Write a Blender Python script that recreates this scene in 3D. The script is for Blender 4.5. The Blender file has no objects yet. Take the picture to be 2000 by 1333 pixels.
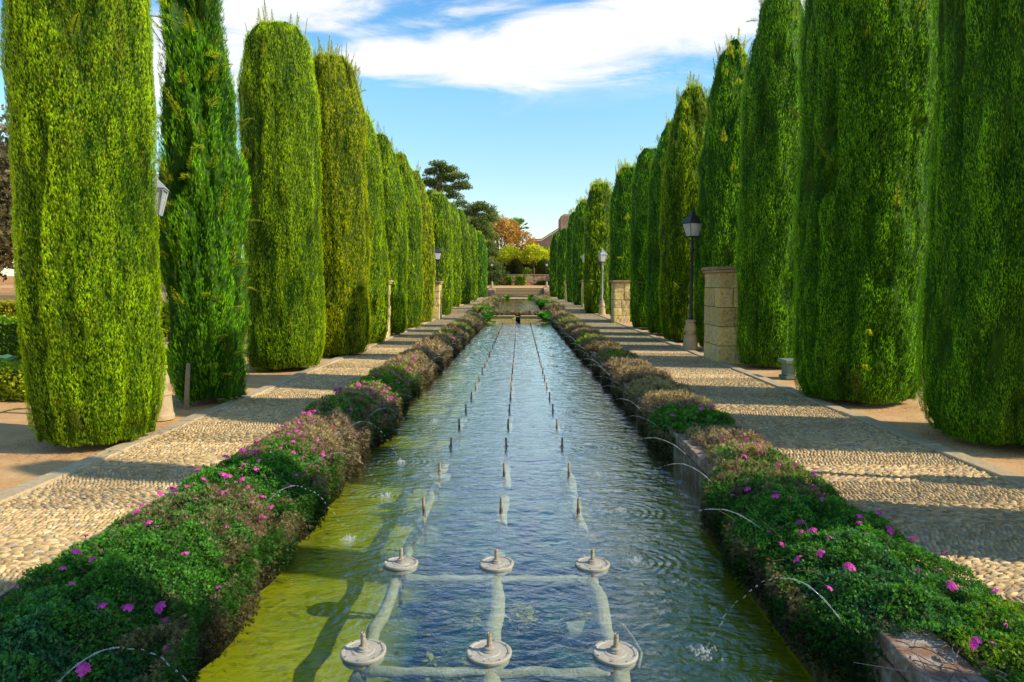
import bpy, math, random
import numpy as np
PI = math.pi
rng = np.random.default_rng(7)
random.seed(7)
sc = bpy.context.scene
col = sc.collection
R_ = math.radians

# ------------------------------------------------------------------ camera
cd = bpy.data.cameras.new('camera'); cam = bpy.data.objects.new('camera', cd); col.objects.link(cam)
cam.location = (0, 0, 1.65)
cam.rotation_euler = (R_(90 - 4.574), 0, R_(0.634))
cd.sensor_width = 36; cd.lens = 25.2; cd.clip_start = 0.05; cd.clip_end = 3000
sc.camera = cam
sc.view_settings.view_transform = 'Standard'; sc.view_settings.look = 'None'
sc.view_settings.exposure = 0; sc.view_settings.gamma = 1
sc.cycles.max_bounces = 6; sc.cycles.transparent_max_bounces = 16
sc.cycles.diffuse_bounces = 2; sc.cycles.glossy_bounces = 2; sc.cycles.transmission_bounces = 6
sc.cycles.caustics_reflective = False; sc.cycles.caustics_refractive = False

# ------------------------------------------------------------------ sun + sky
SUN_EL, SUN_AZ = R_(34), math.atan2(0.98, -0.21)      # azimuth measured from +y towards +x
sdir = np.array([math.sin(SUN_AZ) * math.cos(SUN_EL), math.cos(SUN_AZ) * math.cos(SUN_EL), math.sin(SUN_EL)])
ld = bpy.data.lights.new('sun', 'SUN'); lo = bpy.data.objects.new('sun', ld); col.objects.link(lo)
ld.energy = 5.0; ld.angle = R_(0.5); ld.color = (1.0, 0.90, 0.68)
from mathutils import Vector, Matrix
lo.rotation_euler = Vector(sdir).to_track_quat('Z', 'Y').to_euler()
lo.location = (20, -6, 20)

w = bpy.data.worlds.new('World'); sc.world = w; w.use_nodes = True
nt = w.node_tree; N = nt.nodes; L = nt.links
for n in list(N): N.remove(n)
def nd(t, **k):
    n = N.new(t)
    for a, b in k.items(): setattr(n, a, b)
    return n
def mth(op, a, b=None, c=None, clamp=False):
    n = N.new('ShaderNodeMath'); n.operation = op; n.use_clamp = clamp
    for i, v in enumerate((a, b, c)):
        if v is None: continue
        if isinstance(v, (int, float)): n.inputs[i].default_value = v
        else: L.new(v, n.inputs[i])
    return n.outputs[0]
out = nd('ShaderNodeOutputWorld'); bg = nd('ShaderNodeBackground'); bg.inputs[1].default_value = 0.15
sky = nd('ShaderNodeTexSky', sky_type='NISHITA'); sky.sun_disc = False
sky.sun_elevation = SUN_EL; sky.sun_rotation = SUN_AZ; sky.air_density = 1.0; sky.dust_density = 0.3; sky.ozone_density = 2.0
tc = nd('ShaderNodeTexCoord'); sp = nd('ShaderNodeSeparateXYZ'); L.new(tc.outputs['Generated'], sp.inputs[0])
yy = mth('MAXIMUM', mth('ABSOLUTE', sp.outputs[1]), 0.08)
u = mth('DIVIDE', sp.outputs[0], yy); v = mth('DIVIDE', sp.outputs[2], yy)
cmb = nd('ShaderNodeCombineXYZ'); L.new(u, cmb.inputs[0]); L.new(v, cmb.inputs[1])
mp = nd('ShaderNodeMapping'); mp.inputs['Scale'].default_value = (2.6, 9.5, 1); mp.inputs['Rotation'].default_value = (0, 0, R_(-9))
mp.inputs['Location'].default_value = (3.1, 1.7, 0.4)
L.new(cmb.outputs[0], mp.inputs[0])
no = nd('ShaderNodeTexNoise'); no.inputs['Scale'].default_value = 1.6; no.inputs['Detail'].default_value = 9
no.inputs['Roughness'].default_value = 0.62; no.inputs['Distortion'].default_value = 0.7
L.new(mp.outputs[0], no.inputs[0])
ell = [(810, 160, 150, 34, 2, 1.1), (960, 148, 180, 44, 6, 1.2), (1130, 115, 190, 66, 10, 1.35), (1330, 55, 220, 84, 14, 1.4), (1330, 130, 120, 36, 0, .8),
       (600, 26, 190, 56, 2, 1.25), (820, 14, 200, 22, 6, 1.0), (480, 110, 90, 120, 0, 1.0), (1000, 60, 260, 22, 9, .62), (320, 120, 80, 190, 0, .9), (1600, 80, 120, 170, 0, 1.0),
       (-300, -150, 500, 70, 6, .7), (2400, -300, 500, 120, 8, .9), (2300, 100, 400, 100, 0, .8), (-500, 150, 420, 120, 8, .7)]
tot = None
for (px, py, a, b, rot, amp) in ell:
    cu, cv = (px - 1015) / 1400, (570 - py) / 1400 * 1.03
    ca, sa = math.cos(R_(rot)), math.sin(R_(rot))
    du = mth('SUBTRACT', u, cu); dv = mth('SUBTRACT', v, cv)
    p = mth('DIVIDE', mth('ADD', mth('MULTIPLY', du, ca), mth('MULTIPLY', dv, sa)), a / 1400)
    q = mth('DIVIDE', mth('SUBTRACT', mth('MULTIPLY', dv, ca), mth('MULTIPLY', du, sa)), b / 1400)
    r2 = mth('ADD', mth('MULTIPLY', p, p), mth('MULTIPLY', q, q))
    g = mth('MULTIPLY', mth('EXPONENT', mth('MULTIPLY', r2, -0.9)), amp)
    tot = g if tot is None else mth('MAXIMUM', tot, g)
dens = mth('ADD', mth('MULTIPLY', tot, 0.86), mth('MULTIPLY', mth('SUBTRACT', no.outputs[0], 0.5), 2.5))
mr = nd('ShaderNodeMapRange', interpolation_type='SMOOTHSTEP'); mr.inputs[1].default_value = 0.05; mr.inputs[2].default_value = 0.80
L.new(dens, mr.inputs[0])
fade = nd('ShaderNodeMapRange'); fade.inputs[1].default_value = 0.02; fade.inputs[2].default_value = 0.2; L.new(tot, fade.inputs[0])
cm = mth('MULTIPLY', mr.outputs[0], fade.outputs[0]); cm = mth('MULTIPLY', cm, 0.97)
hs = nd('ShaderNodeHueSaturation'); hs.inputs['Saturation'].default_value = 1.04; hs.inputs['Value'].default_value = 1.0
tint = nd('ShaderNodeMix', data_type='RGBA', blend_type='MULTIPLY'); tint.inputs[0].default_value = 1.0
gr = nd('ShaderNodeValToRGB'); L.new(v, gr.inputs[0])
for _ in range(2): gr.color_ramp.elements.new(.5)
for e_, (p_, c_) in zip(gr.color_ramp.elements, ((0, (1.5, 1.26, 1.12)), (.27, (1.27, 1.66, 1.5)), (.42, (.80, 1.38, 1.72)), (1, (1.0, 1.15, 1.2)))): e_.position = p_; e_.color = (*c_, 1)
L.new(sky.outputs[0], tint.inputs[6]); L.new(gr.outputs[0], tint.inputs[7]); L.new(tint.outputs[2], hs.inputs['Color'])
mx = nd('ShaderNodeMix', data_type='RGBA'); L.new(cm, mx.inputs[0]); L.new(hs.outputs[0], mx.inputs[6])
mx.inputs[7].default_value = (7.0, 7.0, 7.1, 1)
L.new(mx.outputs[2], bg.inputs[0]); L.new(bg.outputs[0], out.inputs[0])

# ------------------------------------------------------------------ numpy noise
def hash3(i, j, k, seed):
    h = (i * 374761393 + j * 668265263 + k * 2147483647 + seed * 1274126177) & 0xffffffff
    h = ((h ^ (h >> 13)) * 1274126177) & 0xffffffff
    return ((h ^ (h >> 16)) & 0xffff) / 65535.0
def vnoise(P, seed=0):
    P = np.asarray(P, float); I = np.floor(P).astype(np.int64); f = P - I; f = f * f * (3 - 2 * f)
    r = 0
    for a in (0, 1):
        for b in (0, 1):
            for c in (0, 1):
                wgt = (f[:, 0] if a else 1 - f[:, 0]) * (f[:, 1] if b else 1 - f[:, 1]) * (f[:, 2] if c else 1 - f[:, 2])
                r = r + wgt * hash3(I[:, 0] + a, I[:, 1] + b, I[:, 2] + c, seed)
    return r * 2 - 1
def fbm(P, seed=0, o=3):
    P = np.asarray(P, float); s = 0; a = 1; t = 0
    for k in range(o):
        s = s + a * vnoise(P * 2 ** k, seed + k); t += a; a *= .5
    return s / t
def norm(v): return v / np.maximum(np.linalg.norm(v, axis=1, keepdims=True), 1e-9)
def sstep(a, b, x):
    t = np.clip((x - a) / (b - a), 0, 1); return t * t * (3 - 2 * t)

# ------------------------------------------------------------------ mesh helpers
class MB:
    """collects verts / faces / colours into ONE mesh"""
    def __init__(s): s.v = []; s.f = []; s.c = []; s.n = 0; s.m = []
    def add(s, V, F, C=(1, 1, 1), mi=0):
        V = np.asarray(V, float).reshape(-1, 3); s.v.append(V)
        if isinstance(F, np.ndarray): s.f.append(F + s.n)
        else:
            for k in sorted({len(f) for f in F}):
                s.f.append(np.array([f for f in F if len(f) == k], dtype=np.int64) + s.n)
        nf = 0
        C = np.asarray(C, float)
        if C.ndim == 1: C = np.tile(C, (len(V), 1))
        s.c.append(C); s.n += len(V)
        return s
    def build(s, name, mat, parent=None, smooth=False, bevel=0, loc=None):
        V = np.concatenate(s.v).astype(np.float32)
        me = bpy.data.meshes.new(name)
        tot = [a for a in s.f if len(a)]
        cnt = np.concatenate([np.full(len(a), a.shape[1]) for a in tot])
        idx = np.concatenate([a.reshape(-1) for a in tot])
        me.vertices.add(len(V)); me.vertices.foreach_set('co', V.ravel())
        me.loops.add(len(idx)); me.loops.foreach_set('vertex_index', idx.astype(np.int32))
        me.polygons.add(len(cnt))
        st = np.concatenate([[0], np.cumsum(cnt)[:-1]]).astype(np.int32)
        me.polygons.foreach_set('loop_start', st)
        try: me.polygons.foreach_set('loop_total', cnt.astype(np.int32))
        except Exception: pass
        me.polygons.foreach_set('use_smooth', np.full(len(cnt), bool(smooth)))
        ca = me.color_attributes.new('Col', 'FLOAT_COLOR', 'POINT')
        C = np.concatenate(s.c); C4 = np.ones((len(C), 4), np.float32); C4[:, :3] = C[:, :3]
        ca.data.foreach_set('color', C4.ravel())
        me.update(calc_edges=True); me.validate()
        me.materials.append(mat)
        o = bpy.data.objects.new(name, me); col.objects.link(o)
        if parent is not None: o.parent = parent
        if loc is not None: o.location = loc
        if bevel:
            m = o.modifiers.new('bevel', 'BEVEL'); m.width = bevel; m.segments = 2; m.limit_method = 'ANGLE'
        return o
BF = [(0, 3, 2, 1), (4, 5, 6, 7), (0, 1, 5, 4), (1, 2, 6, 5), (2, 3, 7, 6), (3, 0, 4, 7)]
def box(mb, x0, x1, y0, y1, z0, z1, c=(1, 1, 1)):
    mb.add([(x0, y0, z0), (x1, y0, z0), (x1, y1, z0), (x0, y1, z0), (x0, y0, z1), (x1, y0, z1), (x1, y1, z1), (x0, y1, z1)], BF, c); return mb
def lathe(mb, prof, seg=16, c=(1, 1, 1), cx=0, cy=0, cap=True, rot=0):
    V = []; F = []
    for r, z in prof:
        for k in range(seg):
            a = 2 * PI * k / seg + rot; V.append((cx + r * math.cos(a), cy + r * math.sin(a), z))
    for i in range(len(prof) - 1):
        for k in range(seg):
            k2 = (k + 1) % seg
            F.append((i * seg + k, i * seg + k2, (i + 1) * seg + k2, (i + 1) * seg + k))
    if cap:
        n = len(V); V.append((cx, cy, prof[0][1])); V.append((cx, cy, prof[-1][1])); b = (len(prof) - 1) * seg
        for k in range(seg):
            k2 = (k + 1) % seg
            F.append((n, k2, k)); F.append((n + 1, b + k, b + k2))
    mb.add(V, F, c); return mb
def tube(mb, pts, rad, seg=6, c=(1, 1, 1)):
    P = np.asarray(pts, float); n = len(P)
    T = np.gradient(P, axis=0); T = norm(T)
    up = np.array([0, 0, 1.]) if abs(T[0][2]) < .9 else np.array([1., 0, 0])
    A = norm(np.cross(T, up)); B = np.cross(T, A)
    rad = np.broadcast_to(np.asarray(rad, float), (n,))
    V = []
    for i in range(n):
        for k in range(seg):
            a = 2 * PI * k / seg; V.append(P[i] + rad[i] * (A[i] * math.cos(a) + B[i] * math.sin(a)))
    F = [(i * seg + k, i * seg + (k + 1) % seg, (i + 1) * seg + (k + 1) % seg, (i + 1) * seg + k) for i in range(n - 1) for k in range(seg)]
    F.append(tuple(range(seg))[::-1]); F.append(tuple((n - 1) * seg + k for k in range(seg)))
    mb.add(V, F, c); return mb

def diamonds(mb, base, d, side, ln, wd, c0, c1, bend=None):
    """one narrow diamond per row: base, left, tip, right"""
    n = len(base); ln = np.broadcast_to(np.asarray(ln, float).reshape(-1, 1), (n, 1)); wd = np.broadcast_to(np.asarray(wd, float).reshape(-1, 1), (n, 1))
    mid = base + d * ln * .5; tip = base + d * ln
    if bend is not None: tip = tip + bend * ln; mid = mid + bend * ln * .3
    V = np.empty((n, 4, 3)); V[:, 0] = base; V[:, 1] = mid - side * wd * .5; V[:, 2] = tip; V[:, 3] = mid + side * wd * .5
    C = np.empty((n, 4, 3)); C[:, 0] = c0; C[:, 1] = (c0 + c1) / 2; C[:, 2] = c1; C[:, 3] = (c0 + c1) / 2
    F = np.arange(n * 4).reshape(n, 4)
    mb.add(V.reshape(-1, 3), F, C.reshape(-1, 3))
def sprigs(mb, P, D, Nn, ln, wd, c0, c1, fork=.42, roll=.5, sides=2):
    """a forked spray of scale leaves: a middle blade and two side blades"""
    n = len(P)
    S = norm(np.cross(D, Nn) + rng.normal(0, roll, (n, 3)))
    S = norm(S - D * np.sum(S * D, axis=1, keepdims=True))
    ln = np.broadcast_to(np.asarray(ln, float).reshape(-1, 1), (n, 1))
    diamonds(mb, P, D, S, ln, wd, c0, c1)  # darker base, lighter tip: occlusion shade painted into each spray
    for sg in ((-1, 1) if sides == 2 else (rng.choice([-1., 1.], (n, 1)),)):
        d2 = norm(D + S * sg * (fork + rng.uniform(-.15, .2, (n, 1))) + Nn * .15)
        diamonds(mb, P + D * ln * rng.uniform(.15, .4, (n, 1)), d2, S, ln * rng.uniform(.5, .75, (n, 1)), np.asarray(wd) * .85, c0, c1)

# ------------------------------------------------------------------ object helpers
def tag(o, label, cat, group=None, kind=None):
    o['label'] = label
    if cat: o['category'] = cat
    if group: o['group'] = group
    if kind: o['kind'] = kind
    return o
def thing(name, label, cat, loc=(0, 0, 0), group=None, rz=0):
    o = bpy.data.objects.new(name, None); col.objects.link(o); o.location = loc; o.rotation_euler = (0, 0, rz)
    o.empty_display_size = .1
    return tag(o, label, cat, group)
def struct(o): o['kind'] = 'structure'; return o
def dup(root, loc=None, rz=None):
    def cp(o, par):
        c = o.copy(); col.objects.link(c); c.parent = par
        for ch in list(o.children): cp(ch, c)
        return c
    r = cp(root, None)
    if loc is not None: r.location = loc
    if rz is not None: r.rotation_euler = (0, 0, rz)
    return r
ORD = ['first', 'second', 'third', 'fourth', 'fifth', 'sixth', 'seventh', 'eighth', 'ninth', 'tenth', 'eleventh', 'twelfth', 'thirteenth', 'fourteenth',
       'fifteenth', 'sixteenth', 'seventeenth', 'eighteenth', 'nineteenth', 'twentieth', 'twenty-first', 'twenty-second', 'twenty-third', 'twenty-fourth',
       'twenty-fifth', 'twenty-sixth', 'twenty-seventh', 'twenty-eighth', 'twenty-ninth', 'thirtieth']

# ------------------------------------------------------------------ materials
class M:
    def __init__(s, name, rough=.8, spec=.3):
        s.m = bpy.data.materials.new(name); s.m.use_nodes = True; s.t = s.m.node_tree; s.n = s.t.nodes; s.l = s.t.links
        s.b = s.n['Principled BSDF']; s.b.inputs['Roughness'].default_value = rough; s.b.inputs['Specular IOR Level'].default_value = spec
        s.co = s.n.new('ShaderNodeTexCoord').outputs['Object']
    def noise(s, scale, detail=4, rough=.55, dist=0, co=None, sc3=None):
        n = s.n.new('ShaderNodeTexNoise'); n.inputs['Scale'].default_value = scale; n.inputs['Detail'].default_value = detail
        n.inputs['Roughness'].default_value = rough; n.inputs['Distortion'].default_value = dist
        src = co or s.co
        if sc3:
            mp = s.n.new('ShaderNodeMapping'); mp.inputs['Scale'].default_value = sc3; s.l.new(src, mp.inputs[0]); src = mp.outputs[0]
        s.l.new(src, n.inputs[0]); return n.outputs[0]
    def vor(s, scale, feature='F1', sc3=None, out='Distance', rnd=1):
        n = s.n.new('ShaderNodeTexVoronoi'); n.feature = feature; n.inputs['Scale'].default_value = scale; n.inputs['Randomness'].default_value = rnd
        src = s.co
        if sc3:
            mp = s.n.new('ShaderNodeMapping'); mp.inputs['Scale'].default_value = sc3; s.l.new(src, mp.inputs[0]); src = mp.outputs[0]
        s.l.new(src, n.inputs[0]); return n.outputs[out]
    def ramp(s, f, stops):
        n = s.n.new('ShaderNodeValToRGB'); s.l.new(f, n.inputs[0]); e = n.color_ramp.elements
        while len(e) < len(stops): e.new(.5)
        for i, (p, c) in enumerate(stops):
            e[i].position = p; e[i].color = (*c, 1) if len(c) == 3 else c
        return n.outputs[0]
    def mix(s, f, a, b, mode='MIX'):
        n = s.n.new('ShaderNodeMix'); n.data_type = 'RGBA'; n.blend_type = mode
        for i, v in ((0, f), (6, a), (7, b)):
            if isinstance(v, (int, float)): n.inputs[i].default_value = v
            elif isinstance(v, tuple): n.inputs[i].default_value = (*v, 1)
            else: s.l.new(v, n.inputs[i])
        return n.outputs[2]
    def math(s, op, a, b=None, clamp=False):
        n = s.n.new('ShaderNodeMath'); n.operation = op; n.use_clamp = clamp
        for i, v in enumerate((a, b)):
            if v is None: continue
            if isinstance(v, (int, float)): n.inputs[i].default_value = v
            else: s.l.new(v, n.inputs[i])
        return n.outputs[0]
    def attr(s, name='Col'):
        n = s.n.new('ShaderNodeAttribute'); n.attribute_name = name; return n.outputs['Color']
    def color(s, c):
        if isinstance(c, tuple): s.b.inputs['Base Color'].default_value = (*c, 1)
        else: s.l.new(c, s.b.inputs['Base Color'])
        return s
    def bump(s, h, strength=.5, dist=.01):
        n = s.n.new('ShaderNodeBump'); n.inputs['Strength'].default_value = strength; n.inputs['Distance'].default_value = dist
        s.l.new(h, n.inputs['Height']); s.l.new(n.outputs[0], s.b.inputs['Normal']); s.bn = n.outputs[0]; return s

def foliage_mat(name, trans=.30, rough=.55, tcol=(1.25, 1.15, .5)):
    m = M(name, rough, .25); c = m.attr()
    m.color(c)
    tr = m.n.new('ShaderNodeBsdfTranslucent'); m.l.new(m.mix(1.0, c, tcol, 'MULTIPLY'), tr.inputs[0])
    ms = m.n.new('ShaderNodeMixShader'); ms.inputs[0].default_value = trans
    o = m.n['Material Output']; m.l.new(m.b.outputs[0], ms.inputs[1]); m.l.new(tr.outputs[0], ms.inputs[2]); m.l.new(ms.outputs[0], o.inputs[0])
    return m.m
FOL = foliage_mat('cypress foliage', .46, .6, (1.5, 1.42, .6)); LEAF = foliage_mat('leaf foliage', .42, .5, (1.4, 1.35, .6)); DRY = foliage_mat('dry stems', .2, .8, (1, .95, .8))
PETAL = foliage_mat('petals', .3, .6, (1.1, .9, 1.0))
m = M('bark', .9); m.color(m.mix(m.noise(6, 6, .6, 0, None, (6, 6, 1)), (.09, .055, .035), (.30, .21, .15))).bump(m.noise(10, 5, .6, 0, None, (6, 6, 1)), .8, .02); BARK = m.m
m = M('greybark', .9); m.color(m.mix(m.noise(12, 6, .6, 0, None, (4, 4, 1)), (.26, .17, .09), (.52, .36, .20))).bump(m.noise(20, 5, .6, 0, None, (5, 5, 1)), .8, .01); STUMP = m.m
# sand
m = M('sand', .95, .15)
big = m.noise(.35, 4); fine = m.noise(60, 5, .7)
c = m.mix(big, (.60, .31, .125), (.72, .41, .17)); c = m.mix(m.ramp(m.noise(2.2, 5, .6), [(.35, (0, 0, 0)), (.7, (1, 1, 1))]), c, (.78, .50, .25))
c = m.mix(m.ramp(fine, [(.56, (0, 0, 0)), (.68, (1, 1, 1))]), c, (.34, .20, .12)); m.color(c)
m.bump(m.math('ADD', m.noise(9, 6, .7), m.math('MULTIPLY', fine, .5)), .6, .02); SAND = m.m
# mortar / far path
m = M('mortar', .95, .15)
c = m.mix(m.noise(3, 5), (.34, .23, .11), (.54, .39, .20)); m.color(m.mix(m.noise(70, 3), c, (.60, .46, .27), 'MIX')); m.bump(m.noise(80, 4), .5, .006); MORTAR = m.m
m = M('pebbles', .65, .35); c = m.attr(); m.color(m.mix(m.math('MULTIPLY', m.noise(40, 4), .5), c, (.46, .32, .16))); m.bump(m.noise(120, 3), .25, .003); PEB = m.m
m = M('pebble paving', .8, .25)     # far stretch: pebble rows too small to model
sy = m.n.new('ShaderNodeSeparateXYZ'); m.l.new(m.co, sy.inputs[0])
band = m.math('GREATER_THAN', m.math('FRACT', m.math('DIVIDE', sy.outputs[1], 1.1)), .5)
v1 = m.vor(1, 'F1', (12, 42, 1)); v2 = m.vor(1, 'F1', (30, 14, 1))
vv = m.mix(band, v1, v2)
k1 = m.vor(1, 'F1', (12, 42, 1), 'Color'); k2 = m.vor(1, 'F1', (30, 14, 1), 'Color'); kk = m.mix(band, k1, k2)
bw = m.n.new('ShaderNodeRGBToBW'); m.l.new(kk, bw.inputs[0])
c = m.ramp(bw.outputs[0], [(.2, (.32, .23, .12)), (.5, (.66, .48, .23)), (.8, (.82, .64, .34))])
c = m.mix(m.ramp(vv, [(.38, (0, 0, 0)), (.62, (1, 1, 1))]), c, (.20, .15, .09)); m.color(c)
m.bump(m.math('SUBTRACT', 1.0, vv), .9, .02); PAVE = m.m
# stone kerb
m = M('kerb stone', .85, .2); c = m.mix(m.noise(4, 6), (.52, .39, .22), (.70, .56, .36)); c = m.mix(m.ramp(m.noise(25, 5, .7), [(.5, (0, 0, 0)), (.75, (1, 1, 1))]), c, (.30, .24, .18)); m.color(m.mix(.75, c, m.attr(), 'MULTIPLY')); m.bump(m.noise(40, 5), .5, .008); KERB = m.m
# coping
m = M('coping', .85, .2); pat = m.ramp(m.noise(9, 6, .65), [(.45, (0, 0, 0)), (.6, (1, 1, 1))])
c = m.mix(pat, (.36, .20, .13), (.58, .50, .42)); c = m.mix(m.ramp(m.noise(3, 4), [(.5, (0, 0, 0)), (.7, (1, 1, 1))]), c, (.20, .13, .09)); m.color(m.mix(.6, c, m.attr(), 'MULTIPLY')); m.bump(m.noise(30, 6, .7), .7, .015); COPING = m.m
m = M('soil', 1, .1); m.color(m.mix(m.noise(20, 6), (.05, .035, .022), (.15, .105, .065))).bump(m.noise(30, 6), 1, .03); SOIL = m.m
# sandstone
m = M('sandstone', .92, .15)
er = m.noise(14, 8, .72, .4); c = m.mix(m.noise(2.5, 4), (.90, .64, .20), (.98, .80, .38))
c = m.mix(m.ramp(er, [(.5, (0, 0, 0)), (.72, (1, 1, 1))]), c, (.36, .22, .08))
c = m.mix(m.ramp(m.noise(5, 5), [(.55, (0, 0, 0)), (.7, (1, 1, 1))]), c, (.60, .52, .40)); m.color(m.mix(.85, c, m.attr(), 'MULTIPLY'))
m.bump(er, 1.0, .05); STONE = m.m
m = M('cap brick', .9, .15); c = m.mix(m.noise(8, 6), (.36, .21, .12), (.60, .43, .28)); m.color(m.mix(.8, c, m.attr(), 'MULTIPLY')); m.bump(m.noise(35, 5), .8, .015); CAP = m.m
m = M('cream stone', .8, .2); c = m.mix(m.noise(6, 6), (.42, .31, .17), (.62, .48, .28)); c = m.mix(m.ramp(m.noise(14, 6, .7), [(.55, (0, 0, 0)), (.75, (1, 1, 1))]), c, (.40, .26, .14)); m.color(c); m.bump(m.noise(40, 5), .4, .01); CREAM = m.m
m = M('far masonry', .9, .15)
bt = m.n.new('ShaderNodeTexBrick'); mpp = m.n.new('ShaderNodeMapping'); mpp.inputs['Rotation'].default_value = (R_(90), 0, 0); m.l.new(m.co, mpp.inputs[0]); m.l.new(mpp.outputs[0], bt.inputs[0])
bt.inputs['Scale'].default_value = 1.0; bt.inputs['Brick Width'].default_value = 1.1; bt.inputs['Row Height'].default_value = .5; bt.inputs['Mortar Size'].default_value = .05
bt.inputs['Color1'].default_value = (.34, .23, .15, 1); bt.inputs['Color2'].default_value = (.46, .33, .22, 1); bt.inputs['Mortar'].default_value = (.24, .16, .11, 1)
m.color(m.mix(m.ramp(m.noise(.5, 6), [(.4, (0, 0, 0)), (.65, (1, 1, 1))]), bt.outputs[0], (.27, .18, .13))); m.bump(m.noise(2, 6), .6, .1); CASTLE = m.m
m = M('rubble', .9, .15); vc = m.vor(3.2, 'F1', (1, 1, 1.6), 'Color'); bw = m.n.new('ShaderNodeRGBToBW'); m.l.new(vc, bw.inputs[0])
c = m.ramp(bw.outputs[0], [(.2, (.34, .15, .08)), (.5, (.55, .33, .17)), (.8, (.66, .50, .32))])
c = m.mix(m.ramp(m.vor(3.2, 'DISTANCE_TO_EDGE', (1, 1, 1.6)), [(.02, (1, 1, 1)), (.08, (0, 0, 0))]), c, (.20, .13, .08)); m.color(c); m.bump(m.noise(6, 5), .6, .05); RUBBLE = m.m
m = M('iron', .45, .5); m.color(m.mix(m.noise(30, 4), (.018, .022, .028), (.05, .055, .06))); m.b.inputs['Metallic'].default_value = .3; m.bump(m.noise(90, 3), .15, .003); IRON = m.m
m = M('greypole', .5, .4); m.color(m.mix(m.noise(12, 4), (.30, .32, .36), (.42, .44, .48))); GPOLE = m.m
m = M('lamp glass', .25, .5); m.color(m.mix(m.noise(9, 4), (.72, .72, .70), (.88, .88, .86)))
tr = m.n.new('ShaderNodeBsdfTransparent'); ms = m.n.new('ShaderNodeMixShader'); ms.inputs[0].default_value = .35; m.l.new(m.b.outputs[0], ms.inputs[1]); m.l.new(tr.outputs[0], ms.inputs[2]); m.l.new(ms.outputs[0], m.n['Material Output'].inputs[0]); GLASS = m.m
m = M('disc', .55, .4); oi = m.n.new('ShaderNodeObjectInfo'); va = m.n.new('ShaderNodeVectorMath'); va.operation = 'ADD'; m.l.new(m.co, va.inputs[0]); cbx = m.n.new('ShaderNodeCombineXYZ'); m.l.new(m.math('MULTIPLY', oi.outputs['Random'], 37.0), cbx.inputs[0]); m.l.new(cbx.outputs[0], va.inputs[1]); m.co = va.outputs[0]; c = m.mix(m.noise(14, 6, .6), (.36, .33, .28), (.62, .56, .46)); c = m.mix(m.ramp(m.noise(22, 5, .7), [(.58, (0, 0, 0)), (.70, (1, 1, 1))]), c, (.30, .20, .13)); c = m.mix(m.ramp(m.noise(30, 4, .7), [(.60, (0, 0, 0)), (.7, (1, 1, 1))]), c, (.80, .76, .70)); m.color(m.mix(1.0, c, m.attr(), 'MULTIPLY')); m.bump(m.noise(50, 4), .3, .004); DISC = m.m
m = M('brass pipe', .5, .5); sy = m.n.new('ShaderNodeSeparateXYZ'); m.l.new(m.co, sy.inputs[0])
c = m.mix(m.ramp(m.noise(60, 4), [(.4, (0, 0, 0)), (.65, (1, 1, 1))]), (.50, .40, .25), (.26, .19, .12)); m.color(m.mix(m.ramp(sy.outputs[2], [(.0, (1, 1, 1)), (.045, (0, 0, 0))]), c, (.09, .045, .03))); m.bump(m.noise(80, 4), .5, .003); NOZ = m.m
m = M('scaled pipe', .85, .2); c = m.mix(m.noise(18, 6, .7), (.42, .35, .24), (.82, .72, .55)); m.color(c); m.bump(m.noise(60, 5, .7), 1, .02); PIPE = m.m
m = M('white plastic box', .7, .3); m.color(m.mix(m.noise(12, 5), (.24, .24, .19), (.42, .40, .32))); PBOX = m.m
m = M('dull green stone', .85, .2); m.color(m.mix(m.noise(12, 5), (.11, .17, .13), (.22, .28, .20))).bump(m.noise(40, 4), .4, .01); BENCH = m.m
# pool floor: algae yellow-green at the sides, deep teal in the middle
m = M('pool floor', .9, .1)
sx = m.n.new('ShaderNodeSeparateXYZ'); m.l.new(m.co, sx.inputs[0])
ctr = m.math('ABSOLUTE', m.math('ADD', sx.outputs[0], .10))
wob = m.math('MULTIPLY', m.math('SUBTRACT', m.noise(1.3, 5), .5), .5)
side = m.ramp(m.math('ADD', ctr, wob), [(.60, (0, 0, 0)), (1.25, (1, 1, 1))])
alg = m.mix(m.noise(2.0, 6, .6), (.36, .33, .004), (.62, .56, .010)); deep = m.mix(m.noise(3, 5), (.012, .050, .042), (.035, .10, .07))
alg = m.mix(m.ramp(m.noise(1.1, 7, .65, .6), [(.42, (0, 0, 0)), (.62, (1, 1, 1))]), alg, (.33, .36, .02)); alg = m.mix(m.ramp(m.noise(8, 7, .75, .8), [(.50, (0, 0, 0)), (.66, (1, 1, 1))]), alg, (.17, .18, .02)); c = m.mix(side, deep, alg); c = m.mix(m.ramp(m.noise(3.4, 5, .6), [(.60, (0, 0, 0)), (.70, (1, 1, 1))]), c, (.42, .40, .08)); m.color(c); POOL = m.m
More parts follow.
